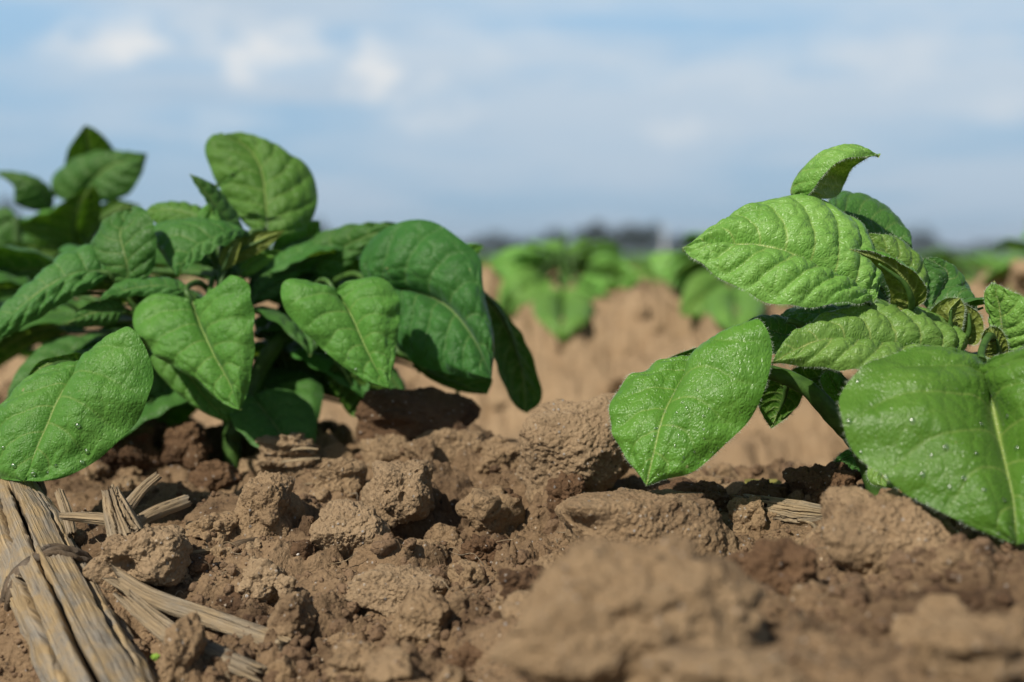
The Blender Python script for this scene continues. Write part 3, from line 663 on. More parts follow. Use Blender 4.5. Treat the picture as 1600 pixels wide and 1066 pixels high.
flake('dead_leaf', 'yellowed leaf blade lying in the shade under the drooping leaf', 'leaf scrap', 1192, 762, .545, 55, 9, simple_mat('yellow_leaf', (.17, .15, .035), .6, .3, 300, (.16, .16, .04)), .5, 6)
rs = np.random.RandomState(12)
for k in range(22):
    px, py = rs.uniform(330, 1500), rs.uniform(790, 1040)
    if k < 4: px, py = ((502, 815), (1232, 912), (1195, 925), (425, 1055))[k]
    d = hit(px, py); r = rs.uniform(.00025, .0006) if k >= 4 else .0008; N, T = ico(3)
    V = N * r * (1 + .3 * fbm3(N + k, 1.5, 2, k))[:, None]
    tag(add('pale_pebble', mesh_data('pale_pebble', V, tris=T, mats=[M_GRIT]), loc=P(px, py, d) + np.array((0, -.0004, .0003))), 'tiny pale grit grain lying on the brown soil', 'pebble', 'pale grit grains on the near ridge')
# fine root hairs and straw threads
parts = []
for k in range(150):
    px, py = rs.uniform(0, 1450), rs.uniform(760, 1060); d = hit(px, py) - .001; p0 = P(px, py, d); a = rs.uniform(0, 2 * np.pi); Ln = rs.uniform(.003, .010)
    dv = np.array((math.cos(a), math.sin(a) * .5, rs.uniform(-.1, .6))); q = [p0 + dv * Ln * t + rs.normal(size=3) * .0007 for t in (0, .35, .7, 1)]
    v_, q_, t_ = tube(q, [.00011, .00015, .00006], 12, 5); parts.append((v_, q_, t_, 0, None))
Vr, qr, tr_, mr, _ = join(parts)
tag(add('root_fibres', mesh_data('root_fibres', Vr, qr, tr_, [M_STRAW], mr, attrs={'groove': np.zeros(len(Vr))}, uv=Vr[:, :2])), 'fine dry root fibres and straw threads scattered over the soil', 'root fibres', kind='stuff')

# ------------------------------------------------------------------ leaves
def smooth_n(Nv, k=2):
    for _ in range(k):
        Q = Nv.copy(); Q[1:] += Nv[:-1]; Q[:-1] += Nv[1:]; Q[:, 1:] += Nv[:, :-1]; Q[:, :-1] += Nv[:, 1:]; Nv = Q / (np.linalg.norm(Q, axis=-1, keepdims=True) + 1e-12)
    return Nv
def leaf_geo(A, M, B, ns=90, nt=40, bulge=.10, quilt=1.0, nv=7, seed=0, wave=.02, hairs=0, fold=0.0, surf_hair=0, cell=.0042, camface=None, back=False, halfA=False):
    """A, M, B: 3D polylines base -> tip of the left margin, the midrib and the right margin (left seen from above)."""
    Mc = catmull(M, ns); Ac = catmull(A, ns); Bc = catmull(B, ns); rs = np.random.RandomState(seed)
    if camface:
        k = ns // 2; vdir = Mc[k] - np.array((0, 0, CAMZ)); tang = Mc[min(k + 6, ns - 1)] - Mc[k - 6]
        side = (Mc[k] - Ac[k]) if halfA else (Bc[k] - Ac[k])
        nrm = np.cross(side, tang); facing = nrm @ vdir < 0
        if facing == back: Ac, Bc = Bc, Ac
    L = np.linalg.norm(np.diff(Mc, axis=0), axis=1).sum()
    s = np.linspace(0, 1, ns)[:, None]; t = np.linspace(-1, 1, 2 * nt + 1)[None]; tt = np.abs(t); sg = np.sign(t)
    wA = np.linalg.norm(Ac - Mc, axis=1)[:, None]; wB = np.linalg.norm(Bc - Mc, axis=1)[:, None]; wd = np.where(t < 0, wA, wB) + 1e-9
    E = np.where((t < 0)[..., None], Ac[:, None], Bc[:, None]); base = Mc[:, None] + tt[..., None] * (E - Mc[:, None])
    def normals(G):
        ds = np.gradient(G, axis=0); dt = np.gradient(G, axis=1); n_ = np.cross(dt, ds); return n_ / (np.linalg.norm(n_, axis=-1, keepdims=True) + 1e-12)
    N0 = smooth_n(normals(base), 6)
    N0[0] = N0[min(3, ns - 1)]; N0[-1] = N0[-min(4, ns)]
    wmax = max(wA.max(), wB.max())
    prof = 4 * tt * (1 - tt) * (1 + .5 * (1 - tt)); env = np.sin(np.pi * np.clip(s, 0, 1) ** .8) ** .5
    h = bulge * wd * prof * .8 * env - fold * wmax * np.exp(-tt * 3) * env
    # side veins sweep forward from the midrib; the blade puffs up between them
    off = np.where(t < 0, .035, -.02) + .012 * rs.uniform(-1, 1)
    q = (s + off - .27 * tt ** 1.2 * (1 - .35 * s) + .02) * nv + .10 * vn2((tt * 3 + sg * 5 + 0 * s).ravel(), (s * 4 + 0 * t).ravel(), seed).reshape(h.shape)
    fr = q - np.floor(q); dist = np.minimum(fr, 1 - fr) * L / nv
    pad = np.sin(np.pi * fr) ** .6 * np.clip(tt * 3.2, 0, 1) ** .8 * np.clip((1 - tt) * 4.5, 0, 1) ** .7 * np.clip(s * 8, 0, 1) * np.clip((1 - s) * 8, 0, 1)
    sc = L / .06
    Umm = (s * L + 0 * t) / (cell * sc ** .5); Vmm = (t * wd) / (cell * sc ** .5)
    wrp = .35 * vn2((Umm * .8).ravel(), (Vmm * .8).ravel(), seed + 3).reshape(h.shape)
    f1, f2 = cells2((Umm + wrp + seed * 3).ravel(), (Vmm * .8 - wrp + seed).ravel(), seed + 8); e = (f2 - f1).reshape(h.shape)
    cellr = np.clip(e / .5, 0, 1) ** .7
    damp = np.clip((1 - tt) * 7, 0, 1) * np.clip(s * 12, 0, 1) * np.clip((1 - s) * 12, 0, 1)
    h = h + quilt * sc * (.00150 * pad + .00050 * cellr * damp * np.clip(tt * 6, .2, 1))
    mid = np.exp(-(tt * wd / (.0009 * sc ** .5)) ** 2); h = h - quilt * .0006 * sc * mid
    h = h + .022 * wmax * fbm2((s * 3.2 + seed + 0 * t).ravel(), (t * 2.2 + 0 * s).ravel(), 1, 2, seed + 11).reshape(h.shape) * 2
    h = h + wave * wmax * tt ** 3 * np.sin(2 * np.pi * (s * 5.5 + .3 * sg + seed) + 2 * vn2((s * 5 + 0 * t).ravel(), (sg * 3 + 0 * s).ravel(), seed).reshape(h.shape)) * env * 1.6
    G = base + h[..., None] * N0
    vein = np.maximum(np.exp(-(tt * wd / (.00046 * sc ** .5 * (1.2 - .85 * s))) ** 2) * .9,
                      np.maximum(.66 * np.exp(-(dist / (.00034 * sc ** .5)) ** 2) * np.clip(1.1 - .9 * tt, 0, 1) * np.clip(s * 14, 0, 1), .24 * np.exp(-(e / .09) ** 2) * damp))
    uv = np.stack([(s * L + 0 * t + seed * .013), (t * wd)], -1)
    ncol = 2 * nt + 1; V = G.reshape(-1, 3); Q = grid_quads(ns, ncol)
    at = {'vein': vein.ravel(), 'dome': (pad * .6 + cellr * .4).ravel()}
    hp = None
    if hairs or surf_hair:
        Nn = normals(G); Tn = np.gradient(G, axis=0); Tn /= np.linalg.norm(Tn, axis=-1, keepdims=True) + 1e-12
        Pp, Dd = [], []
        for _ in range(hairs):
            i = rs.randint(2, ns - 1); f_ = rs.rand(); j = 0 if rs.rand() < .5 else ncol - 1; j1 = 1 if j == 0 else ncol - 2
            out = G[i, j] - G[i, j1]; out /= np.linalg.norm(out) + 1e-12
            Pp.append(G[i, j] * (1 - f_) + G[i - 1, j] * f_); Dd.append(out + .7 * Nn[i, j] * rs.uniform(-.2, 1) + .5 * Tn[i, j] * rs.uniform(-.3, 1) + rs.normal(size=3) * .25)
        for _ in range(surf_hair):
            i, j = rs.randint(2, ns - 1), rs.randint(1, ncol - 1); 
            if rs.rand() < .35: j = nt + rs.randint(-1, 2)
            Pp.append(G[i, j]); Dd.append(Nn[i, j] + .6 * Tn[i, j] + rs.normal(size=3) * .35)
        Pp = np.array(Pp); Dd = np.array(Dd); Dd /= np.linalg.norm(Dd, axis=1)[:, None]; ln = rs.uniform(.0005, .0014, len(Pp))[:, None]; ln[hairs:] *= .7
        sd_ = np.cross(Dd, rs.normal(size=Dd.shape)); sd_ /= np.linalg.norm(sd_, axis=1)[:, None]; s2 = np.cross(Dd, sd_); ww = .000045
        bend = rs.normal(size=Dd.shape) * .18
        K = len(Pp); mp_ = Pp + Dd * ln * .55; tp = Pp + (Dd + bend) * ln
        HV = np.stack([Pp + sd_ * ww, Pp - sd_ * ww * .5 + s2 * ww, Pp - sd_ * ww * .5 - s2 * ww, mp_ + sd_ * ww * .6, mp_ - sd_ * ww * .3 + s2 * ww * .6, mp_ - sd_ * ww * .3 - s2 * ww * .6, tp], 1).reshape(-1, 3)
        o_ = np.arange(K)[:, None] * 7
        HQ = np.vstack([np.concatenate([o_ + a, o_ + b, o_ + b + 3, o_ + a + 3], 1) for a, b in ((0, 1), (1, 2), (2, 0))]); HT = np.vstack([np.concatenate([o_ + a + 3, o_ + b + 3, o_ + 6], 1) for a, b in ((0, 1), (1, 2), (2, 0))])
        hp = (HV, HQ, HT, 2, None)
    return V, Q, at, uv, hp, (G, Nn if (hairs or surf_hair) else normals(G)), Mc
def leaf_object(plant, geo, mat, petiole=None, prad=.0011, label=None, name='leaf'):
    V, Q, at, uv, hp, _, Mc = geo; parts = [(V, Q, None, 0, at)]
    nuv = [uv.reshape(-1, 2)]
    if petiole is not None:
        end = Mc[min(len(Mc) - 1, max(2, len(Mc) * 4 // 10))]; k = len(Mc)
        # petiole runs from the stem into the blade as the raised midrib underneath
        Gm = _[0][:, _[0].shape[1] // 2]; Nm = _[1][:, _[1].shape[1] // 2]
        path = list(petiole) + [Gm[i] - Nm[i] * prad * (.9 if i else .3) for i in (1, k // 5, k * 2 // 5, k * 7 // 10)]
        pv, pq, pt = tube(path, [prad * 1.35, prad * 1.1, prad, prad * .75, prad * .3], 40, 8); parts.append((pv, pq, pt, 1, None)); nuv.append(pv[:, :2])
    if hp is not None: parts.append(hp); nuv.append(hp[0][:, :2])
    V2, Q2, T2, mi, at2 = join(parts)
    o = add(name, mesh_data(name, V2, Q2, T2, [mat, M_STEM, M_HAIR], mi, at2, np.vstack(nuv)), plant); o.location = tuple(-np.array(plant.location))
    if label: o['label'] = label
    return o
def outline(pts, d_mid, extra):
    """2D outline points -> 3D: depth follows the midrib's depth plus an offset that swells mid-leaf."""
    n = len(pts); out = []
    for k, p in enumerate(pts):
        s = k / (n - 1); d = p[2] if len(p) > 2 else np.interp(s, np.linspace(0, 1, len(d_mid)), d_mid) + extra * math.sin(math.pi * s ** .8)
        out.append(P(p[0], p[1], d))
    return np.array(out)
LEAFREC = {}
def px_leaf(plant, key, mid, A, B, dm, da=0.0, db=0.0, mat=None, stem=None, prad=.0011, label=None, **kw):
    """mid/A/B: picture outline of one leaf (base first, tip last) at real distances dm; da/db tip the two halves away from (+) or towards (-) the viewer."""
    ns = len(mid); M = np.array([P(p[0], p[1], np.interp(k / (ns - 1), np.linspace(0, 1, len(dm)), dm)) for k, p in enumerate(mid)])
    b, t = mid[0], mid[-1]
    A3 = outline([b] + A + [t], dm, da); B3 = outline([b] + B + [t], dm, db)
    g = leaf_geo(A3, M, B3, camface=True, seed=sum(ord(ch) * 7 for ch in key) % 997, **kw)
    pet = None
    if stem is not None:
        s0 = np.array(stem, float); b0 = M[0]; inn = M[0] - (M[1] - M[0]) / (np.linalg.norm(M[1] - M[0]) + 1e-9) * .006
        pet = [s0, s0 * .45 + inn * .55 + np.array((0, 0, .004)), inn, b0] if np.linalg.norm(s0 - b0) > .016 else [s0, b0 * .6 + s0 * .4, b0]
    o = leaf_object(plant, g, mat or M_LEAF, pet, prad, label); LEAFREC[key] = g[5]; return o
def dir_leaf(base, az, el, L, Wd, droop=.6, roll=0.0, cup=.2, ns=30, nt=9, seed=0, quilt=1.0, **kw):
    """A leaf grown from its base: heading az, rising at el, drooping towards the tip."""
    n = 9; p = [np.array(base, float)]; e = el; h = np.array((math.cos(az), math.sin(az), 0.)); fr = []
    for k in range(n):
        d = h * math.cos(e) + np.array((0, 0, math.sin(e))); p.append(p[-1] + d * L / n); fr.append(d); e -= droop * (2.2 * (k + 1) / n) / n
    fr.append(fr[-1]); M = np.array(p); sidev = np.array((h[1], -h[0], 0.)); prof = [0, .62, .93, 1.0, .97, .88, .73, .53, .28, 0]
    A, B = [], []
    for k in range(n + 1):
        upv = np.cross(sidev, fr[k]); sr = sidev * math.cos(roll) + upv * math.sin(roll); un = np.cross(sr, fr[k]); back_ = -.10 * L * (fr[k]) * (1 if k == 1 else 0)
        w = Wd / 2 * prof[k]; A.append(M[k] - sr * w * math.cos(cup) + un * w * math.sin(cup) + back_); B.append(M[k] + sr * w * math.cos(cup) + un * w * math.sin(cup) + back_)
    return leaf_geo(np.array(A), M, np.array(B), ns=ns, nt=nt, seed=seed, quilt=quilt, **kw)

# ------------------------------------------------------------------ the plant on the right
def ground_pt(x, y): return np.array((x, y, float(ground_h(np.array([x]), np.array([y]))[0])))
HK = dict(ns=150, nt=62, hairs=620, surf_hair=260)
HS = dict(ns=90, nt=36, hairs=330, surf_hair=120)
b = P(1395, 760, .51); gb = ground_pt(b[0], b[1])
RP = empty('potato_plant', gb); tag(RP, 'young potato plant on the right with bright crinkled leaves and a broad wet front leaf', 'potato plant', 'potato plants on the near ridge')
n_low, n_mid, n_top = P(1392, 690, .51), P(1400, 590, .505), P(1405, 490, .505)
parts = []
for pts, rad in (([gb + np.array((0, 0, -.02)), n_low, n_mid, n_top, P(1400, 440, .505)], [.0042, .0040, .0034, .0026, .0012]),
                 ([n_low + np.array((0, 0, -.004)), P(1480, 640, .50), P(1545, 560, .50), P(1575, 520, .50)], [.0030, .0026, .0022, .0014]),
                 ([gb + np.array((0, 0, -.01)), P(1352, 712, .505), P(1305, 652, .498), P(1262, 608, .495), P(1205, 582, .495), P(1120, 562, .49)], [.0038, .0036, .0034, .0030, .0024, .0014]),
                 ([n_mid, P(1330, 560, .50), P(1280, 520, .50), P(1230, 500, .50)], [.0022, .0018, .0015, .0010])):
    v_, q_, t_ = tube(pts, rad, 40, 12, 3, .5); parts.append((v_, q_, t_, 0, None))
Vs, Qs, Ts, mi, _a = join(parts); o = add('stem', mesh_data('stem', Vs, Qs, Ts, [M_STEM], mi), RP); o.location = tuple(-np.array(RP.location))
px_leaf(RP, 'R1', [(1368, 470), (1300, 430), (1215, 392), (1140, 381), (1066, 388)],
        [(1376, 430), (1366, 385), (1335, 345), (1290, 316), (1235, 308), (1170, 320), (1110, 355)],
        [(1345, 474), (1290, 478), (1240, 481), (1190, 466), (1130, 436), (1088, 408)], [.490, .488, .488, .490, .492], da=.018, db=-.012, mat=M_LEAFR, stem=P(1408, 492, .505), bulge=.14, nv=8, quilt=1.25, label='large sunlit crinkled leaf pointing left', **HK)
px_leaf(RP, 'R2', [(1250, 312), (1238, 300), (1252, 270), (1290, 238), (1335, 227), (1375, 243)],
        [(1268, 300), (1290, 270), (1318, 252), (1345, 245)], [(1300, 308), (1316, 285), (1328, 262), (1350, 250)], [.510, .508, .505, .503, .500], da=-.010, db=.020, halfA=True, mat=M_LEAFR, stem=P(1330, 440, .512), bulge=.10, quilt=.6, wave=.0, label='small top leaf curling over at its tip', **HS)
px_leaf(RP, 'R3', [(1290, 330), (1330, 338), (1380, 360), (1428, 392)], [(1300, 308), (1340, 312), (1385, 340), (1418, 372)], [(1300, 350), (1340, 370), (1390, 400)], [.53, .535, .535, .53], da=.02, db=-.01, mat=M_LEAFD, stem=P(1395, 470, .52), bulge=.2, label='dark bluish leaf at the back of the top', **HS)
px_leaf(RP, 'R4', [(1432, 482), (1420, 450), (1392, 405), (1348, 364)], [(1448, 455), (1447, 420), (1430, 392), (1395, 368)], [(1395, 470), (1365, 430), (1345, 390)], [.508, .512, .512, .512], da=.006, db=-.008, mat=M_LEAFR, stem=P(1410, 500, .505), bulge=.15, quilt=1.2, **HS)
px_leaf(RP, 'R5', [(1422, 486), (1425, 455), (1390, 415), (1328, 388)], [(1446, 468), (1443, 440), (1415, 415), (1370, 396)], [(1395, 480), (1390, 455), (1378, 428), (1355, 405)], [.492, .486, .482, .480], da=-.004, db=.004, back=True, mat=M_LEAFY, stem=P(1408, 500, .505), bulge=.15, quilt=1.3, label='small folded leaf showing its yellowish underside', **HS)
px_leaf(RP, 'R6', [(1455, 485), (1470, 450), (1480, 425), (1445, 402)], [(1512, 482), (1518, 462), (1500, 432), (1475, 410)], [(1440, 470), (1436, 440), (1436, 415)], [.512, .520, .522, .520], da=.008, db=-.004, mat=M_LEAFD, stem=P(1420, 520, .505), bulge=.2, **HS)
px_leaf(RP, 'R6b', [(1445, 500), (1470, 480), (1500, 465), (1528, 480)], [(1460, 470), (1490, 450), (1515, 455)], [(1465, 505), (1495, 500), (1515, 490)], [.512, .515, .515, .515], da=.01, db=-.006, mat=M_LEAFD, stem=P(1420, 520, .505), bulge=.2, **HS)
px_leaf(RP, 'R7', [(1490, 530), (1488, 510), (1482, 488), (1500, 466)], [(1460, 515), (1452, 490), (1475, 468)], [(1500, 520), (1505, 500), (1507, 480)], [.500, .497, .495, .495], back=True, mat=M_LEAFY, stem=P(1480, 560, .50), bulge=.2, **HS)
px_leaf(RP, 'R7b', [(1500, 535), (1512, 515), (1515, 495), (1502, 472)], [(1494, 520), (1494, 500), (1495, 480)], [(1525, 538), (1537, 518), (1530, 490)], [.500, .498, .497, .497], back=True, mat=M_LEAFY, stem=P(1480, 560, .50), bulge=.25, **HS)
px_leaf(RP, 'R8', [(1570, 560), (1568, 525), (1562, 480), (1552, 440)], [(1548, 535), (1545, 495), (1537, 460)], [(1600, 550), (1625, 515), (1610, 475), (1575, 452)], [.50, .495, .492, .490], da=.005, db=-.01, mat=M_LEAFR, stem=P(1545, 590, .50), bulge=.15, quilt=1.2, **HS)
px_leaf(RP, 'R8b', [(1562, 560), (1560, 540), (1552, 522), (1548, 510)], [(1540, 556), (1534, 535), (1538, 518)], [(1575, 550), (1572, 530), (1562, 514)], [.492, .488, .486, .486], back=True, mat=M_LEAFY, stem=P(1545, 590, .50), bulge=.15, **HS)
px_leaf(RP, 'R8c', [(1580, 540), (1610, 500), (1640, 480), (1680, 470)], [(1590, 510), (1620, 470), (1655, 460)], [(1610, 545), (1645, 520), (1675, 490)], [.51, .51, .505, .50], mat=M_LEAFR, stem=P(1545, 590, .50), bulge=.15, **HS)
px_leaf(RP, 'R9', [(1500, 556), (1405, 542), (1330, 532), (1270, 534), (1205, 567)],
        [(1512, 530), (1470, 495), (1420, 480), (1360, 476), (1300, 490), (1240, 524)], [(1490, 576), (1430, 578), (1350, 577), (1275, 573)], [.488, .482, .478, .476, .474], da=.020, db=-.010, mat=M_LEAFR, stem=n_mid, bulge=.16, nv=8, quilt=1.2, label='sunlit crinkled leaf lying across the middle of the plant', **HK)
px_leaf(RP, 'R10', [(1102, 562), (1066, 590), (1041, 640), (1024, 700), (1010, 760)],
        [(1070, 558), (1020, 572), (975, 598), (956, 635), (960, 680), (985, 722)],
        [(1120, 548), (1150, 520), (1180, 497), (1204, 528), (1201, 590), (1172, 655), (1125, 702), (1082, 738), (1042, 748)], [.492, .484, .476, .470, .468], da=.010, db=-.004, mat=M_LEAFW, stem=P(1120, 562, .491), bulge=.12, nv=6, quilt=.8, label='wet drooping leaf whose tip touches the soil', **HK)
px_leaf(RP, 'R10b', [(1128, 552), (1090, 552), (1060, 568), (1012, 584)], [(1120, 537), (1080, 546), (1045, 560)], [(1110, 565), (1070, 580), (1040, 590)], [.505, .502, .500, .498], back=True, mat=M_LEAFD, stem=P(1150, 575, .497), bulge=.05, **HS)
px_leaf(RP, 'R11', [(1252, 522), (1230, 522), (1200, 515), (1168, 503)], [(1240, 505), (1210, 498), (1185, 496)], [(1240, 548), (1215, 555), (1190, 530)], [.508, .507, .505, .503], da=.012, db=-.004, mat=M_LEAFD, stem=P(1290, 525, .50), bulge=.2, **HS)
px_leaf(RP, 'R11b', [(1330, 500), (1290, 492), (1250, 490), (1215, 500)], [(1310, 482), (1270, 480), (1235, 487)], [(1310, 512), (1270, 508), (1240, 506)], [.52, .52, .52, .52], da=.015, db=-.006, mat=M_LEAFD, stem=n_mid, bulge=.1, **HS)
px_leaf(RP, 'R12', [(1537, 568), (1550, 630), (1568, 710), (1584, 780), (1588, 852)],
        [(1512, 556), (1465, 541), (1410, 545), (1350, 572), (1312, 622), (1317, 675), (1352, 725), (1405, 764), (1470, 802), (1540, 834)],
        [(1565, 556), (1620, 540), (1690, 560), (1730, 640), (1712, 730), (1660, 810), (1620, 845)], [.462, .445, .430, .418, .412], da=.004, db=-.012, mat=M_LEAFW, stem=P(1560, 540, .50), bulge=.13, nv=6, quilt=.75, ns=170, nt=80, hairs=500, surf_hair=200, label='broad wet front leaf with dew drops along its edge')
px_leaf(RP, 'R13', [(1420, 705), (1395, 722), (1380, 742), (1402, 765)], [(1370, 715), (1356, 730), (1362, 755)], [(1440, 730), (1430, 755), (1415, 764)], [.475, .47, .465, .462], mat=M_LEAFR, stem=n_low, bulge=.1, label='small low leaf lit beneath the broad front one', **HS)
px_leaf(RP, 'R14', [(1228, 590), (1226, 615), (1215, 645), (1205, 670)], [(1195, 590), (1182, 620), (1192, 650)], [(1256, 595), (1252, 625), (1232, 650)], [.505, .51, .515, .515], back=True, mat=M_LEAFD, stem=P(1262, 608, .495), bulge=.1, **HS)
px_leaf(RP, 'R16', [(1368, 728), (1340, 712), (1318, 718), (1300, 730)], [(1350, 702), (1325, 702), (1308, 714)], [(1358, 745), (1335, 745), (1312, 738)], [.53, .53, .53, .53], mat=M_LEAFD, stem=n_low, bulge=.2, label='small dark leaf resting on the shaded soil', **HS)
px_leaf(RP, 'R17', [(1330, 600), (1290, 590), (1255, 592), (1235, 580)], [(1300, 570), (1270, 570), (1250, 572)], [(1300, 612), (1270, 608), (1250, 600)], [.515, .52, .52, .52], back=True, mat=M_LEAFD, stem=P(1330, 640, .50), bulge=.2, **HS)
px_leaf(RP, 'R18', [(1330, 640), (1312, 615), (1300, 595), (1292, 578)], [(1296, 625), (1285, 605), (1282, 590)], [(1335, 620), (1325, 600), (1310, 585)], [.515, .515, .515, .515], mat=M_LEAFY, stem=P(1345, 660, .505), bulge=.2, **HS)
def filler(plant, items, mat, **kw):
    for k, (px, py, d, az, el, L, Wd, dr) in enumerate(items):
        bp_ = P(px, py, d); g = dir_leaf(bp_, R(az), R(el), L, Wd, dr, roll=.2 * math.sin(k * 2.3), seed=40 + k * 3, ns=50, nt=18, **kw)
        st = min(plant_nodes[plant.name], key=lambda q: np.linalg.norm(q - bp_)); leaf_object(plant, g, mat, [st, st * .5 + bp_ * .5 + np.array((0, 0, .002)), bp_], .0011)
plant_nodes = {RP.name: [n_low, n_mid, n_top]}
filler(RP, [(1420, 560, .53, 60, 25, .045, .030, .9), (1400, 520, .53, 120, 30, .045, .03, .8), (1450, 600, .52, 20, 10, .05, .035, .9), (1380, 620, .53, 100, 5, .05, .034, .8), (1440, 520, .51, -20, 35, .030, .020, .8)], M_LEAFD)

# ------------------------------------------------------------------ the plant on the left
KL = dict(ns=110, nt=46); KS = dict(ns=70, nt=28)
b = P(362, 700, .635); gb = ground_pt(b[0], b[1])
LP = empty('potato_plant', gb); tag(LP, 'bushy potato plant left of centre with one round leaf standing upright against the sky', 'potato plant', 'potato plants on the near ridge')
l_low, l_mid, l_top, l_r = P(360, 640, .635), P(350, 540, .635), P(345, 430, .635), P(430, 540, .64)
parts = []
for pts, rad in (([gb + np.array((0, 0, -.02)), l_low, l_mid, l_top, P(350, 380, .635)], [.0042, .0038, .0032, .0026, .0015]),
                 ([l_low + np.array((0, 0, -.012)), P(400, 590, .64), l_r, P(480, 480, .65), P(520, 440, .655)], [.0044, .0038, .0032, .0026, .0016]),
                 ([l_low, P(290, 560, .62), P(230, 500, .61), P(190, 450, .605)], [.0036, .0030, .0025, .0016]),
                 ([l_mid, P(385, 470, .65), P(410, 400, .66), P(418, 370, .66)], [.0026, .0022, .0018, .0014])):
    v_, q_, t_ = tube(pts, rad, 40, 12, 3, .5); parts.append((v_, q_, t_, 0, None))
Vs, Qs, Ts, mi, _a = join(parts); o = add('stem', mesh_data('stem', Vs, Qs, Ts, [M_STEM], mi), LP); o.location = tuple(-np.array(LP.location))
px_leaf(LP, 'L1', [(418, 378), (415, 320), (408, 265), (386, 228), (348, 208)], [(385, 352), (352, 312), (331, 270), (320, 235), (326, 214)], [(462, 372), (490, 338), (496, 296), (480, 260), (440, 230), (392, 211)], [.655, .66, .668, .675, .68], da=.004, db=.006, stem=P(418, 372, .66), bulge=.10, quilt=1.1, nv=7, label='round leaf standing upright against the sky', **KL)
px_leaf(LP, 'L1b', [(425, 400), (455, 385), (480, 370), (500, 345)], [(430, 375), (460, 360), (485, 345)], [(450, 405), (480, 395), (500, 370)], [.67, .672, .675, .675], mat=M_LEAF, stem=P(410, 400, .66), bulge=.12, **KS)
px_leaf(LP, 'L2', [(362, 358), (340, 330), (320, 300), (297, 272)], [(378, 356), (362, 322), (338, 292)], [(345, 352), (330, 330), (312, 300)], [.635, .632, .630, .628], da=.01, db=-.002, mat=M_LEAFD, stem=l_top, bulge=.1, **KS)
px_leaf(LP, 'L2b', [(335, 292), (350, 281), (366, 272), (384, 262)], [(345, 282), (358, 273), (372, 265)], [(352, 287), (366, 277), (376, 268)], [.650, .645, .642, .640], mat=M_LEAF, stem=P(345, 400, .64), bulge=.05, **KS)
px_leaf(LP, 'L3', [(392, 362), (340, 368), (298, 392), (277, 432)], [(360, 352), (300, 349), (246, 350), (232, 362), (252, 398)], [(365, 372), (330, 392), (300, 415)], [.620, .612, .606, .600], da=.016, db=-.004, mat=M_LEAFD, stem=l_top, bulge=.14, **KL)
px_leaf(LP, 'L4', [(345, 418), (365, 398), (400, 378), (446, 360)], [(350, 395), (378, 372), (412, 362)], [(372, 412), (405, 395), (430, 375)], [.622, .620, .620, .620], back=True, mat=M_LEAFY, stem=l_top, bulge=.08, **KS)
px_leaf(LP, 'L5', [(203, 446), (197, 405), (189, 362), (206, 327)], [(165, 440), (140, 405), (155, 360), (180, 335)], [(234, 430), (245, 385), (238, 345), (225, 327)], [.600, .598, .602, .612], da=.010, db=-.002, mat=M_LEAFD, stem=P(210, 470, .607), bulge=.14, label='pale veined leaf arching up left of the centre', **KL)
px_leaf(LP, 'L5b', [(172, 428), (120, 425), (50, 465), (-35, 535)], [(160, 385), (115, 395), (60, 440), (0, 495)], [(150, 448), (105, 470), (55, 500), (0, 528)], [.600, .596, .592, .590], da=.018, db=-.004, mat=M_LEAFD, stem=P(195, 455, .605), bulge=.14, label='long bluish leaf reaching out to the left edge', **KL)
px_leaf(LP, 'L6', [(330, 350), (300, 335), (265, 328), (225, 330)], [(320, 328), (290, 318), (250, 318)], [(310, 355), (280, 352), (245, 350)], [.640, .642, .645, .65], da=.01, db=-.004, stem=l_top, bulge=.12, **KS)
px_leaf(LP, 'L6b', [(320, 370), (322, 350), (330, 330), (325, 318)], [(308, 358), (308, 340), (315, 326)], [(340, 362), (345, 345), (338, 326)], [.63, .63, .63, .63], stem=l_top, bulge=.12, **KS)
px_leaf(LP, 'L7', [(195, 485), (165, 486), (135, 492), (106, 504)], [(185, 468), (150, 472), (122, 486)], [(180, 505), (150, 510), (125, 510)], [.605, .60, .595, .59], da=.008, mat=M_LEAFD, stem=P(240, 505, .612), bulge=.12, **KS)
px_leaf(LP, 'L7b', [(300, 462), (260, 448), (205, 450), (155, 470)], [(285, 448), (245, 438), (195, 440)], [(280, 466), (240, 462), (195, 464)], [.600, .595, .59, .585], da=.014, db=-.003, mat=M_LEAFD, stem=l_top, bulge=.1, **KS)
px_leaf(LP, 'L8', [(156, 562), (118, 590), (88, 635), (62, 690), (36, 752)], [(128, 580), (95, 572), (50, 592), (5, 630), (-32, 680), (-28, 728), (0, 748)],
        [(168, 548), (185, 520), (208, 514), (230, 552), (235, 605), (210, 660), (165, 708), (112, 742), (70, 752)], [.540, .530, .522, .516, .512], da=.012, db=-.002, stem=P(262, 545, .61), bulge=.13, quilt=1.0, nv=6, label='rounded wet leaf drooping at the left edge over the stalk', ns=140, nt=60)
px_leaf(LP, 'L8b', [(130, 572), (105, 566), (70, 572), (34, 602)], [(125, 552), (95, 556), (60, 566)], [(120, 582), (85, 588), (55, 600)], [.56, .555, .55, .545], back=True, mat=M_LEAFD, stem=P(165, 552, .56), bulge=.05, **KS)
px_leaf(LP, 'L9', [(298, 468), (314, 510), (335, 555), (356, 600), (372, 641)], [(275, 460), (240, 462), (212, 480), (210, 512), (238, 552), (285, 582), (325, 612), (354, 634)],
        [(322, 466), (342, 445), (366, 431), (388, 446), (397, 500), (394, 560), (386, 610)], [.588, .580, .572, .566, .562], da=.008, db=-.002, stem=P(340, 470, .63), bulge=.12, quilt=1.0, label='heart-shaped leaf hanging at the centre of the left plant', **KL)
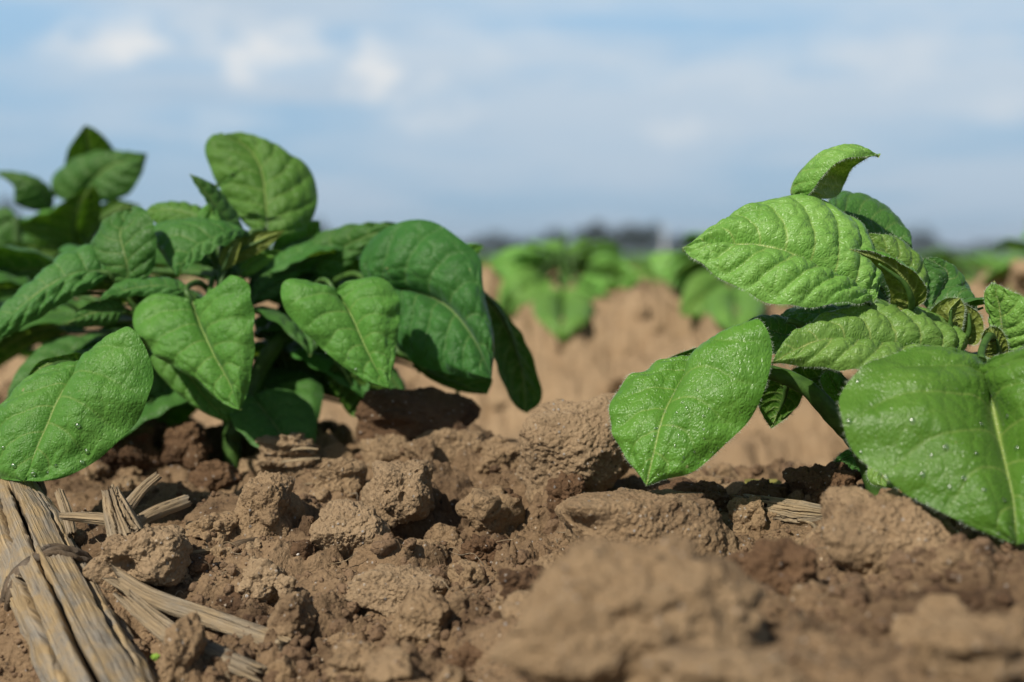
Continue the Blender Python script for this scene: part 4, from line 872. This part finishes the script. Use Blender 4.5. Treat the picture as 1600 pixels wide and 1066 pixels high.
px_leaf(LP, 'L9b', [(270, 545), (290, 580), (320, 620), (357, 662)], [(235, 560), (262, 600), (310, 640)], [(330, 560), (355, 600), (370, 640)], [.605, .602, .60, .598], mat=M_LEAF, stem=P(340, 540, .632), bulge=.1, label='leaf half hidden behind the heart-shaped one', **KS)
px_leaf(LP, 'L9c', [(225, 530), (235, 565), (262, 600), (300, 640)], [(195, 560), (215, 600), (262, 632)], [(265, 560), (290, 590), (310, 620)], [.63, .63, .63, .63], mat=M_LEAFD, stem=P(290, 540, .63), bulge=.1, **KS)
px_leaf(LP, 'L10', [(523, 456), (548, 492), (570, 540), (590, 580), (606, 606)], [(495, 448), (465, 438), (440, 446), (446, 485), (485, 528), (535, 572), (575, 598)],
        [(545, 442), (575, 434), (606, 440), (624, 470), (622, 525), (613, 580)], [.585, .578, .572, .568, .566], da=.004, db=.008, stem=P(480, 480, .645), bulge=.13, quilt=1.0, label='pointed bright leaf hanging right of the centre', **KL)
px_leaf(LP, 'L11', [(600, 448), (650, 455), (700, 480), (740, 530), (768, 592)], [(575, 432), (563, 405), (580, 372), (625, 348), (672, 345), (712, 368), (748, 402), (757, 460), (772, 530)],
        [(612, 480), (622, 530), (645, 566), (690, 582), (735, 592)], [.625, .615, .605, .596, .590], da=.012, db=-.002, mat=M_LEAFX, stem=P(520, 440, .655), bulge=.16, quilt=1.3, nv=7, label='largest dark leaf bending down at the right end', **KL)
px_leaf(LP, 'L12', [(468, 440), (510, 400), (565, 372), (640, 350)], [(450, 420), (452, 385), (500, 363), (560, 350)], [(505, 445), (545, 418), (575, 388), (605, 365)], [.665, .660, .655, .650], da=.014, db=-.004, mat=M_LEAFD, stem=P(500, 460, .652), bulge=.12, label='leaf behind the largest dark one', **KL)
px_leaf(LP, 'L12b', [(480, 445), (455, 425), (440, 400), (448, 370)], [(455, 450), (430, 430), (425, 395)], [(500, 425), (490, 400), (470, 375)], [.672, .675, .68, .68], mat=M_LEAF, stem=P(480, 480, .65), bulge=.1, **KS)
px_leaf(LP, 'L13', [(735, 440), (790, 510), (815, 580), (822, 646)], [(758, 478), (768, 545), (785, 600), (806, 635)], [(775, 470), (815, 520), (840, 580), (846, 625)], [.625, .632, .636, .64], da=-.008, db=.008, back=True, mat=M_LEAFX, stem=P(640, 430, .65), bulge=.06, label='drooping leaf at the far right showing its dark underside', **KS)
px_leaf(LP, 'L14', [(640, 560), (690, 590), (730, 605), (762, 616)], [(680, 570), (730, 578), (768, 590)], [(650, 578), (690, 602), (730, 614)], [.625, .63, .63, .63], back=True, mat=M_LEAFX, stem=P(600, 520, .65), bulge=.06, **KS)
px_leaf(LP, 'L15', [(525, 560), (550, 600), (575, 630), (560, 652)], [(512, 590), (530, 625), (545, 648)], [(560, 570), (600, 600), (606, 632)], [.63, .635, .64, .64], back=True, mat=M_LEAFD, stem=P(480, 520, .645), bulge=.1, **KS)
px_leaf(LP, 'L15b', [(600, 570), (612, 592), (622, 606), (632, 618)], [(600, 588), (608, 606), (620, 616)], [(616, 575), (626, 592), (632, 608)], [.63, .63, .63, .63], mat=M_LEAFD, stem=P(560, 540, .65), bulge=.1, **KS)
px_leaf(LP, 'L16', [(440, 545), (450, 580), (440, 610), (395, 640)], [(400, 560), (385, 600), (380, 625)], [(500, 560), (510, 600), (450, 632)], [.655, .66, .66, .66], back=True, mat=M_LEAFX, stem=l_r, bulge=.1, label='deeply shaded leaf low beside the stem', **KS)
px_leaf(LP, 'L17', [(720, 400), (735, 392), (745, 386), (756, 384)], [(728, 382), (740, 380), (748, 381)], [(732, 405), (744, 398), (752, 392)], [.64, .645, .648, .65], mat=M_LEAFY, stem=P(640, 400, .66), bulge=.1, **KS)
px_leaf(LP, 'L18', [(350, 425), (356, 405), (362, 388), (372, 372)], [(342, 410), (345, 395), (358, 378)], [(366, 412), (372, 396), (376, 380)], [.612, .612, .612, .615], mat=M_LEAFY, stem=l_top, bulge=.15, back=True, **KS)
px_leaf(LP, 'L19', [(372, 430), (392, 412), (412, 400), (440, 392)], [(376, 412), (396, 396), (418, 390)], [(392, 430), (414, 416), (430, 402)], [.628, .63, .632, .634], mat=M_LEAFY, stem=l_top, bulge=.15, **KS)
px_leaf(LP, 'L20', [(395, 470), (420, 445), (440, 430), (470, 420)], [(395, 445), (415, 425), (445, 415)], [(420, 470), (445, 455), (462, 438)], [.64, .645, .65, .655], mat=M_LEAFD, stem=l_top, bulge=.15, **KS)
plant_nodes[LP.name] = [l_low, l_mid, l_top, l_r, P(480, 480, .65), P(230, 500, .61), P(520, 440, .655)]
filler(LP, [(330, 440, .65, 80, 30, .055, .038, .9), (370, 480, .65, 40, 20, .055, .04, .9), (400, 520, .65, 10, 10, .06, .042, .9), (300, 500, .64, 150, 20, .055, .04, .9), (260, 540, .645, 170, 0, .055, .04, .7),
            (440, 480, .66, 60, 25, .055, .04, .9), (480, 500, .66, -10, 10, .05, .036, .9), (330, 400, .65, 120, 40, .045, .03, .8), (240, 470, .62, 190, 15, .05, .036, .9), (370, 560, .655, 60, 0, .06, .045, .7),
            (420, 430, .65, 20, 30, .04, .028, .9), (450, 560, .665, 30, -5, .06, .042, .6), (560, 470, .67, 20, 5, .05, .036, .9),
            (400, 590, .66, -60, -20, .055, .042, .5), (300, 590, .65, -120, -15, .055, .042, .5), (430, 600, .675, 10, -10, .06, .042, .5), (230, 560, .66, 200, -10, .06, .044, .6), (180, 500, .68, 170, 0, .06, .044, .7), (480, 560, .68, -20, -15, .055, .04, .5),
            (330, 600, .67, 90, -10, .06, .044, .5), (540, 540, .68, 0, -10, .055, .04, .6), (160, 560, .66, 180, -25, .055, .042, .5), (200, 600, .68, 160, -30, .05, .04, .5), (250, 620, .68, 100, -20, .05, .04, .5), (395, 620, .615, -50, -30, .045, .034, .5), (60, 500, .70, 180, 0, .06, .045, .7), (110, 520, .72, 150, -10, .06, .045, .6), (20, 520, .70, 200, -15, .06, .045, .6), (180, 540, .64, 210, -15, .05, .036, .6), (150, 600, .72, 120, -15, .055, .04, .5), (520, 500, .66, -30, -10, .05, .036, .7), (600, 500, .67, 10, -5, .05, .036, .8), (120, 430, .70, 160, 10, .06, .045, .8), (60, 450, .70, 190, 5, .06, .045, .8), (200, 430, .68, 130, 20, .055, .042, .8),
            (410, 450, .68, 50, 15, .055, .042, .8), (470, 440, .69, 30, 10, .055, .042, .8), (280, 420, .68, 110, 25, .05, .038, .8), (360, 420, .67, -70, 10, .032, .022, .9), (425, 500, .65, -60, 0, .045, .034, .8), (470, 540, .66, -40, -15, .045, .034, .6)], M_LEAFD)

# ------------------------------------------------------------------ the plant at the far left
b = P(80, 560, .86); gb = ground_pt(b[0], b[1])
FP = empty('potato_plant', gb); tag(FP, 'blurred potato plant at the far left edge, its peaked top leaf above the skyline', 'potato plant', 'potato plants on the near ridge')
f_low, f_mid, f_top = P(85, 520, .85), P(88, 440, .85), P(100, 360, .85)
v_, q_, t_ = tube([gb + np.array((0, 0, -.02)), f_low, f_mid, f_top, P(120, 320, .85)], [.0056, .005, .004, .003, .002], 40, 12, 3, .5)
v2, q2, t2 = tube([f_low, P(45, 470, .84), P(30, 400, .84), P(25, 340, .84)], [.0046, .0036, .003, .002], 40, 12, 3, .5)
Vs, Qs, Ts, mi, _a = join([(v_, q_, t_, 0, None), (v2, q2, t2, 0, None)]); o = add('stem', mesh_data('stem', Vs, Qs, Ts, [M_STEM], mi), FP); o.location = tuple(-np.array(FP.location))
px_leaf(FP, 'F1', [(150, 300), (145, 260), (138, 225), (134, 194)], [(105, 280), (104, 240), (118, 215)], [(190, 265), (175, 230), (158, 210)], [.88, .868, .855, .842], back=True, mat=M_LEAF, stem=f_top, bulge=.1, label='peaked leaf with its dark underside lit through', **KS)
px_leaf(FP, 'F2', [(118, 320), (135, 290), (170, 262), (228, 240)], [(82, 300), (92, 265), (140, 238), (190, 238)], [(150, 318), (200, 305), (222, 270)], [.85, .845, .84, .835], da=.01, db=-.004, mat=M_LEAFD, stem=f_top, bulge=.12, **KS)
px_leaf(FP, 'F3', [(120, 390), (118, 350), (125, 318), (146, 290)], [(70, 382), (30, 352), (75, 330), (120, 302)], [(150, 370), (158, 335), (156, 305)], [.845, .828, .812, .80], back=True, mat=M_LEAF, stem=f_top, bulge=.1, label='broad leaf turned so that its dark green underside shows', **KS)
px_leaf(FP, 'F4', [(78, 330), (70, 300), (45, 282), (-10, 270)], [(80, 305), (60, 285), (25, 270)], [(55, 330), (25, 318), (20, 290)], [.85, .845, .84, .84], da=.01, mat=M_LEAFD, stem=f_top, bulge=.12, **KS)
px_leaf(FP, 'F5', [(148, 365), (165, 340), (190, 325), (222, 322)], [(150, 330), (175, 312), (200, 315)], [(170, 362), (190, 345), (208, 332)], [.83, .83, .83, .83], back=True, mat=M_LEAFD, stem=f_top, bulge=.08, **KS)
px_leaf(FP, 'F6', [(110, 395), (80, 400), (40, 420), (-20, 440)], [(90, 380), (50, 378), (0, 385)], [(95, 440), (55, 475), (0, 480)], [.84, .83, .82, .81], back=True, mat=M_LEAF, stem=f_mid, bulge=.1, **KS)
px_leaf(FP, 'F7', [(30, 350), (10, 345), (-10, 360), (-40, 380)], [(20, 330), (0, 325), (-30, 345)], [(25, 375), (5, 385), (-20, 390)], [.86, .86, .86, .86], mat=M_LEAFD, stem=f_mid, bulge=.1, **KS)
plant_nodes[FP.name] = [f_low, f_mid, f_top]
filler(FP, [(95, 420, .86, 60, 20, .06, .042, .9), (80, 450, .85, 150, 10, .065, .045, .9), (60, 440, .85, 210, 10, .06, .045, .9), (110, 450, .85, -20, 10, .06, .045, .9), (90, 480, .85, -100, 5, .06, .045, .9), (40, 480, .85, -140, 5, .06, .045, .9),
            (20, 400, .85, 200, 20, .05, .036, .9), (100, 500, .86, 30, 0, .06, .045, .8), (40, 530, .84, -150, -20, .06, .045, .5), (110, 545, .84, -60, -15, .06, .045, .5), (150, 520, .86, -10, -10, .065, .045, .5), (10, 500, .83, 170, -10, .06, .045, .6), (70, 550, .87, 90, -10, .06, .045, .5), (170, 470, .85, 0, 5, .06, .045, .8), (60, 380, .86, 100, 30, .05, .035, .9)], M_LEAFD)

# ------------------------------------------------------------------ dew drops
def drops(keyname, pts, group, label, rlo, rhi, seed=0):
    G, Nn = LEAFREC[keyname]; g = G.reshape(-1, 3); nn = Nn.reshape(-1, 3); X_, Y_ = project(g); N, T = ico(4); rs_ = np.random.RandomState(seed)
    for px, py in pts:
        k = int(np.argmin((X_ - px) ** 2 + (Y_ - py) ** 2)); r = rs_.uniform(rlo, rhi); n_ = nn[k]
        if n_ @ (g[k] - np.array((0, 0, CAMZ))) > 0: n_ = -n_
        V = N * r * np.array((1.0, 1.0, 1.0)); d_ = V @ n_; V = V - .45 * d_[:, None] * n_[None]
        tag(add('dew_drop', mesh_data('dew_drop', V, tris=T, mats=[M_WATER]), loc=g[k] + n_ * r * .25), label, 'dew drop', group)
rs = np.random.RandomState(3)
drops('R12', [(1340, 595), (1325, 660), (1345, 706), (1382, 750), (1428, 784), (1450, 788), (1500, 830), (1500, 815), (1525, 710), (1538, 765), (1485, 762), (1440, 740), (1532, 662), (1478, 700), (1560, 835), (1590, 700), (1575, 650)] + [(rs.uniform(1400, 1590), rs.uniform(620, 800)) for _ in range(4)], 'dew drops on the broad front leaf', 'tiny clear dew drop on the broad front leaf at the right', .0005, .0009, 1)
drops('R10', [(1061, 680), (1075, 640), (1108, 640), (1100, 670), (1068, 715), (1090, 610), (1144, 582), (1005, 735), (1028, 742)] + [(rs.uniform(1020, 1140), rs.uniform(620, 730)) for _ in range(14)], 'dew drops on the drooping leaf', 'tiny clear dew drop on the drooping leaf whose tip touches the soil', .00022, .00050, 2)
drops('L8', [(22, 728), (52, 741), (88, 727), (128, 722), (122, 665), (135, 706), (75, 738), (6, 700)], 'dew drops on the left front leaf', 'tiny clear dew drop near the lower rim of the left front leaf', .0005, .0009, 3)
drops('L10', [(490, 535), (545, 561), (556, 578), (508, 552)], 'dew drops on the pointed leaf', 'tiny clear dew drop on the pointed leaf right of the left plant\'s centre', .0003, .0006, 4)

# ------------------------------------------------------------------ rows of plants behind
def crop_plant(seed, nleaf=13, hgt=.055, spread=1.0, ns=26, nt=9, split=True, name='potato_plant'):
    """Returns a list of (part name, mesh): one young plant, stem plus leaves, base at the origin."""
    rs = np.random.RandomState(seed); out = []; sp = []
    tops = [np.array((rs.uniform(-.014, .014), rs.uniform(-.014, .014), hgt * rs.uniform(.45, .7))) for _ in range(3)]
    for tp in tops: v, q, t = tube([np.array((0, 0, -.012)), tp * np.array((.6, .6, .4)), tp], [.0038, .003, .0018], 8, 6); sp.append((v, q, t, 0, None))
    Vs, Qs, Ts, mi, _ = join(sp); out.append(('stem', mesh_data('stem', Vs, Qs, Ts, [M_STEM], mi)))
    for k in range(nleaf):
        az = k * 2.4 + rs.uniform(-.3, .3); lev = rs.rand(); tp = tops[k % 3]; L = rs.uniform(.046, .066) * (1.1 - .35 * lev) * spread; rad = rs.uniform(.012, .034) * (1.2 - .7 * lev)
        base = tp * (.55 + .45 * lev) + np.array((math.cos(az) * rad, math.sin(az) * rad, .012 * lev)); el = R(-12 + 50 * lev)
        g = dir_leaf(base, az, el, L, L * rs.uniform(.68, .82), rs.uniform(.7, 1.1), rs.uniform(-.3, .3), seed=seed * 20 + k, ns=ns, nt=nt)
        V, Q, at, uv = g[0], g[1], g[2], g[3].reshape(-1, 2); pv, pq, pt = tube([tp * .6, tp * .5 + base * .5, base], [.0018, .0014, .001], 8, 6)
        V2, Q2, T2, m2, a2 = join([(V, Q, None, 0, at), (pv, pq, pt, 1, None)])
        out.append(('leaf', (V2, Q2, T2, m2, a2, np.vstack([uv, pv[:, :2]]))))
    if split: return [(n_, m if n_ == 'stem' else mesh_data('leaf', m[0], m[1], m[2], [M_LEAFB, M_STEM], m[3], m[4], m[5])) for n_, m in out]
    sv = (Vs, Qs, Ts, mi * 0 + 1, None); pl = [(m[0], m[1], m[2], None, m[4]) for n_, m in out if n_ == 'leaf']
    # single mesh: keep the leaf/stem material split
    Vp, Qp, Tp, mq, mt, off = [], [], [], [], [], 0; A = {'vein': [], 'dome': []}; U = []
    for n_, m in out[1:]:
        Vp.append(m[0]); Qp.append(m[1] + off); Tp.append(m[2] + off); nq = len(m[1]); mq.append(m[3][:nq]); mt.append(m[3][nq:]); off += len(m[0]); U.append(m[5])
        for a in A: A[a].append(m[4][a])
    return mesh_data(name, np.vstack(Vp), np.vstack(Qp), np.vstack(Tp), [M_LEAFB, M_STEM], np.concatenate(mq + mt), {a: np.concatenate(v) for a, v in A.items()}, np.vstack(U))
def root_pt(u, s):
    x = u * SA + s * CA; y = u * CA - s * SA; return x, y, float(ground_base(np.array([x]), np.array([y]))[0])
protos = []
for k in range(3):
    r_ = empty('potato_plant', (0, 0, -5)); 
    for n_, m in crop_plant(100 + k, 15, .055, 1.0, 40, 14): add(n_, m, r_).location = (0, 0, 0)
    protos.append(r_)
used = [False] * 3
def place_plant(x, y, z, rz, sc, label, group, kind):
    src = protos[kind]
    if not used[kind]: r_ = src; used[kind] = True
    else:
        r_ = src.copy(); C.objects.link(r_)
        for ch in list(src.children): c = ch.copy(); C.objects.link(c); c.parent = r_
    r_.location = (x, y, z); r_.rotation_euler = (0, 0, rz); r_.scale = (sc, sc, sc); tag(r_, label, 'potato plant', group); return r_
def blob(plant, base, tip, hw, d0, d1, mat=None, da=.01, db=-.01, stem=None, k=.35, back=False, **kw):
    b_, t_ = np.array(base, float), np.array(tip, float); ax_ = t_ - b_; pr = np.array((-ax_[1], ax_[0])); pr /= np.linalg.norm(pr)
    mids = [tuple(b_ + ax_ * f) for f in (0, .33, .66, 1)]; A_ = [tuple(b_ + ax_ * f + pr * hw * g) for f, g in ((-.02, .5), (.14, .88), (.38, 1), (.62, .82), (.84, .42))]; B_ = [tuple(b_ + ax_ * f - pr * hw * g) for f, g in ((-.02, .5), (.14, .88), (.38, 1), (.62, .82), (.84, .42))]
    px_leaf(plant, 'far%d%d%d' % (base[0], tip[1], int(hw)), mids, A_, B_, [min(d_, hit(q_[0], q_[1] + 6) - .012) for d_, q_ in zip([d0, d0 * .67 + d1 * .33, d0 * .33 + d1 * .67, d1], mids)], da, db, mat=mat or M_LEAFB, stem=stem, ns=40, nt=16, bulge=.13, prad=.0013, back=back, **kw)
def far_plant(px, py, d, label, leaves, fills):
    gb = ground_pt(*P(px, py, d)[:2]); pl = empty('potato_plant', gb); tag(pl, label, 'potato plant', 'plants on the second ridge')
    tops = gb + np.array((0, 0, .035)); v_, q_, t_ = tube([gb - np.array((0, 0, .02)), gb + np.array((0, 0, .015)), tops, tops + np.array((.002, 0, .02))], [.005, .0045, .003, .002], 20, 8)
    o = add('stem', mesh_data('stem', v_, q_, t_, [M_STEM]), pl); o.location = tuple(-np.array(pl.location))
    for lf in leaves: blob(pl, *lf, stem=tops)
    rs = np.random.RandomState(int(px))
    for k in range(fills):
        az = rs.uniform(-.3, 3.4); lev = rs.rand(); bp_ = tops + np.array((math.cos(az) * .015, math.sin(az) * .015, .018 * lev - .012))
        leaf_object(pl, dir_leaf(bp_, az, R(-12 + 34 * lev), rs.uniform(.038, .056), .034, .9, seed=int(px) + k, ns=36, nt=12), M_LEAFB, [tops * .7 + gb * .3, bp_], .0012)
far_plant(880, 455, 1.46, 'blurred young plant in the gap between the two near plants, its lowest leaf hanging down',
          [((880, 452), (877, 532), 47, 1.42, 1.39), ((852, 432), (776, 490), 40, 1.46, 1.42), ((846, 420), (762, 408), 32, 1.46, 1.47), ((896, 428), (914, 370), 26, 1.50, 1.52), ((920, 425), (1000, 438), 34, 1.46, 1.44),
           ((930, 412), (972, 388), 22, 1.50, 1.52), ((872, 420), (850, 384), 24, 1.50, 1.52), ((905, 442), (948, 462), 20, 1.45, 1.43), ((835, 440), (800, 470), 26, 1.44, 1.42)], 11)
far_plant(1150, 450, 1.32, 'blurred young plant just left of the right plant, on the second ridge',
          [((1148, 448), (1150, 524), 46, 1.28, 1.25), ((1130, 440), (1062, 492), 36, 1.30, 1.27), ((1125, 428), (1030, 430), 30, 1.33, 1.35), ((1140, 425), (1095, 392), 26, 1.36, 1.38), ((1170, 440), (1240, 470), 36, 1.32, 1.3), ((1080, 430), (1010, 400), 24, 1.36, 1.38)], 11)
for x, y, rz, sc, kd, lab in ((-.17, 1.62, 4.0, 1.2, 2, 'blurred young plant hidden mostly behind the left plant, on the second ridge'),
                              (.46, 1.26, 1.0, 1.2, 0, 'blurred young plant at the right edge behind the right plant'),
                              (-.42, 1.72, 3.0, 1.1, 1, 'blurred young plant behind the far left plant, on the second ridge')):
    z = float(ground_base(np.array([x]), np.array([y]))[0]) + .003
    place_plant(x, y, z, rz, sc, lab, 'plants on the second ridge', kd)
low = [crop_plant(300 + k, 11, .05, 1.05, 12, 4, split=False) for k in range(6)]
rs = np.random.RandomState(8); cnt = 0; far_pts = []
for k in range(2, 140):
    u = U1 + k * ROW
    for j in range(-400, 400):
        s = (j + .5 * (k % 2)) * .27 + rs.uniform(-.04, .04); x = u * SA + s * CA; y = u * CA - s * SA
        if y < 1.6 or abs(x) > .345 * y + .12: continue
        if y < 14 and cnt < 290:
            sc = rs.uniform(1.0, 1.35); z = float(ground_base(np.array([x]), np.array([y]))[0])
            o = add('potato_plant', low[rs.randint(6)], loc=(x, y, z)); o.rotation_euler = (0, 0, rs.uniform(0, 6.28)); o.scale = (sc, sc, sc * rs.uniform(.85, 1.1)); cnt += 1
            tag(o, 'small blurred potato plant in the rows behind', 'potato plant', 'potato plants in the far rows')
        elif y < 75: far_pts.append((x, y, u))
fp = np.array(far_pts); n = len(fp); K = 9; rr = np.random.RandomState(4)
cen = np.repeat(fp, K, 0); a = rr.uniform(0, 6.28, n * K); rad = rr.uniform(0, .07, n * K); zb = np.repeat(ground_base(fp[:, 0], fp[:, 1]), K)
zb = np.maximum(zb, .215)
c0 = np.stack([cen[:, 0] + np.cos(a) * rad, cen[:, 1] + np.sin(a) * rad, zb + rr.uniform(.012, .075, n * K)], 1)
d1 = np.stack([np.cos(a), np.sin(a), rr.uniform(-.5, .5, n * K)], 1) * rr.uniform(.02, .04, (n * K, 1)); d2 = np.stack([-np.sin(a), np.cos(a), rr.uniform(-.3, .3, n * K)], 1) * .022
V = np.stack([c0 - d1, c0 + d2, c0 + d1, c0 - d2], 1).reshape(-1, 3); Q = np.arange(len(V)).reshape(-1, 4)
M_CROP = simple_mat('crop_leaves', (.12, .30, .045), .5, .3, 2.0, (.07, .20, .03), trans=.2)
tag(add('potato_crop', mesh_data('potato_crop', V, Q, mats=[M_CROP])), 'green potato crop merging into a band below the horizon', 'potato crop', kind='stuff')
ys = np.geomspace(72, 900, 90); xs = np.linspace(-.7, .7, 120); Yg, Xg = np.meshgrid(ys, xs, indexing='ij'); Xg = Xg * Yg
Z = .235 + .03 * vn2((Xg * .9).ravel(), (Yg * .9).ravel(), 3).reshape(Xg.shape)
tag(add('potato_crop', mesh_data('potato_crop', np.stack([Xg, Yg, Z], -1).reshape(-1, 3), grid_quads(90, 120), mats=[M_CROP])), 'far green crop canopy reaching the tree line', 'potato crop', kind='stuff')

# ------------------------------------------------------------------ trees on the horizon
def tree_meshes(seed, H, Wd):
    rs = np.random.RandomState(seed); v, q, t = tube([(0, 0, -.3), (rs.uniform(-.1, .1) * Wd * .3, 0, H * .35), (0, 0, H * .8)], [.05 * H, .035 * H, .012 * H], 10, 8)
    parts = [(v, q, t, 0, None)]
    for k in range(6):
        a = rs.uniform(0, 6.28); h0 = H * rs.uniform(.25, .6); e = np.array((math.cos(a) * Wd * .35, math.sin(a) * Wd * .35, h0 + H * rs.uniform(.1, .3)))
        v, q, t = tube([(0, 0, h0), e * np.array((.5, .5, 1)) - np.array((0, 0, H * .04)), e], [.02 * H, .012 * H, .005 * H], 6, 6); parts.append((v, q, t, 0, None))
    Vt, Qt, Tt, mi, _ = join(parts); trunk = mesh_data('trunk', Vt, Qt, Tt, [M_BARK], mi)
    lob = [(rs.normal(size=3) * np.array((Wd * .2, Wd * .2, H * .15)) + np.array((0, 0, H * .62)), rs.uniform(.16, .30) * Wd) for _ in range(11)]
    cs = []
    for c, r in lob:
        m = 110; d = rs.normal(size=(m, 3)); d /= np.linalg.norm(d, axis=1)[:, None]; cs.append(c + d * r * rs.uniform(.55, 1.08, (m, 1)) * np.array((1, 1, 1.15)))
    cs = np.vstack(cs); m = len(cs); e1 = rs.normal(size=(m, 3)); e1 /= np.linalg.norm(e1, axis=1)[:, None]; e2 = np.cross(e1, rs.normal(size=(m, 3))); e2 /= np.linalg.norm(e2, axis=1)[:, None]; sz = rs.uniform(.025, .055, (m, 1)) * H
    V = np.stack([cs - e1 * sz, cs + e2 * sz * .7, cs + e1 * sz, cs - e2 * sz * .7], 1).reshape(-1, 3); V[:, 2] = np.maximum(V[:, 2], H * .12)
    return trunk, mesh_data('crown', V, np.arange(len(V)).reshape(-1, 4), mats=[M_CROWN])
TREES = [(865, 368, 34, 'small dark round tree just left of the gap plant\'s top'), (912, 360, 30, 'slim dark tree right above the gap plant'), (936, 358, 34, 'dark tree second in the horizon clump'),
         (962, 364, 30, 'lower dark tree in the middle of the horizon clump'), (988, 357, 38, 'tallest dark tree of the horizon clump'), (1010, 360, 34, 'dark tree at the right end of the horizon clump'),
         (1060, 374, 26, 'faint low tree right of the pale mast'), (770, 372, 40, 'wide low dark tree right of the left plant'), (795, 378, 30, 'low dark bush tree beside the wide one'), (830, 380, 28, 'faint low tree between two darker trees'),
         (1440, 366, 36, 'lone dark round tree behind the right plant'), (495, 352, 34, 'faint dark tree just right of the upright round leaf'), (15, 330, 42, 'dark tree at the left edge behind the far left plant'), (740, 378, 28, 'faint tree at the edge of the largest dark leaf'),
         (1085, 380, 26, 'faint low bush tree at the tip of the large pointed leaf')]
for k, (px, ptop, wpx, lab) in enumerate(TREES):
    D = 330 + 60 * math.sin(k * 2.1); top = P(px, ptop - 6, D); H = top[2] - .2; Wd = wpx * D / F * 1.35
    r_ = empty('tree', (top[0], D, .2)); tag(r_, lab, 'tree', 'trees along the horizon'); tk, cr = tree_meshes(50 + k, H, Wd)
    add('trunk', tk, r_).location = (0, 0, 0); add('crown', cr, r_).location = (0, 0, 0)
# far woods closing the horizon
rr = np.random.RandomState(9); m = 26000; X0 = rr.uniform(-330, 330, m); Y0 = 640 + rr.uniform(-25, 25, m)
hh = 5.0 + 2.6 * vn2(X0 / 26, np.zeros(m) + .5, 5) + 1.2 * vn2(X0 / 7, np.zeros(m) + 2.5, 6); hh = np.maximum(hh, 1.2); cs = np.stack([X0, Y0, rr.rand(m) ** .6 * hh], 1)
e1 = rr.normal(size=(m, 3)); e1 /= np.linalg.norm(e1, axis=1)[:, None]; e2 = np.cross(e1, rr.normal(size=(m, 3))); e2 /= np.linalg.norm(e2, axis=1)[:, None]; sz = rr.uniform(.4, .9, (m, 1))
V = np.stack([cs - e1 * sz, cs + e2 * sz * .7, cs + e1 * sz, cs - e2 * sz * .7], 1).reshape(-1, 3)
tag(add('far_woods', mesh_data('far_woods', V, np.arange(len(V)).reshape(-1, 4), mats=[M_WOOD])), 'low hazy blue-green woods closing the horizon', 'woods', kind='stuff')
# pale mast
pb = P(1038, 412, 34.0); pt_ = P(1038, 352, 34.0)
mast = empty('field_mast', (pb[0], 34.0, .2)); tag(mast, 'pale blurred mast standing in the field left of the large pointed leaf', 'mast')
v, q, t = tube([(0, 0, -.1), (0, 0, .45), (0, 0, pt_[2] - .2)], [.034, .030, .018], 24, 14); add('pole', mesh_data('pole', v, q, t, [M_POST]), mast).location = (0, 0, 0)
v, q, t = tube([(0, 0, -.05), (0, 0, .02), (0, 0, .22), (0, 0, .24)], [.07, .07, .065, .04], 16, 14); add('footing', mesh_data('footing', v, q, t, [M_POST]), mast).location = (0, 0, 0)

# ------------------------------------------------------------------ air
bm = bmesh.new(); bmesh.ops.create_cube(bm, size=1.0); me = bpy.data.meshes.new('haze'); bm.to_mesh(me); bm.free()
hz = bpy.data.objects.new('haze', me); C.objects.link(hz); hz.scale = (3600, 3600, 24); hz.location = (0, 700, 24 / 2 - 2.0)
m, n = new_mat('haze'); pv = n.node('ShaderNodeVolumePrincipled', inp={'Color': (.80, .88, 1, 1), 'Density': .00045, 'Anisotropy': .2})
n.l.new(pv.outputs[0], n.node('ShaderNodeOutputMaterial').inputs['Volume']); me.materials.append(m); tag(hz, 'pale bluish air softening the horizon', 'haze', kind='stuff')
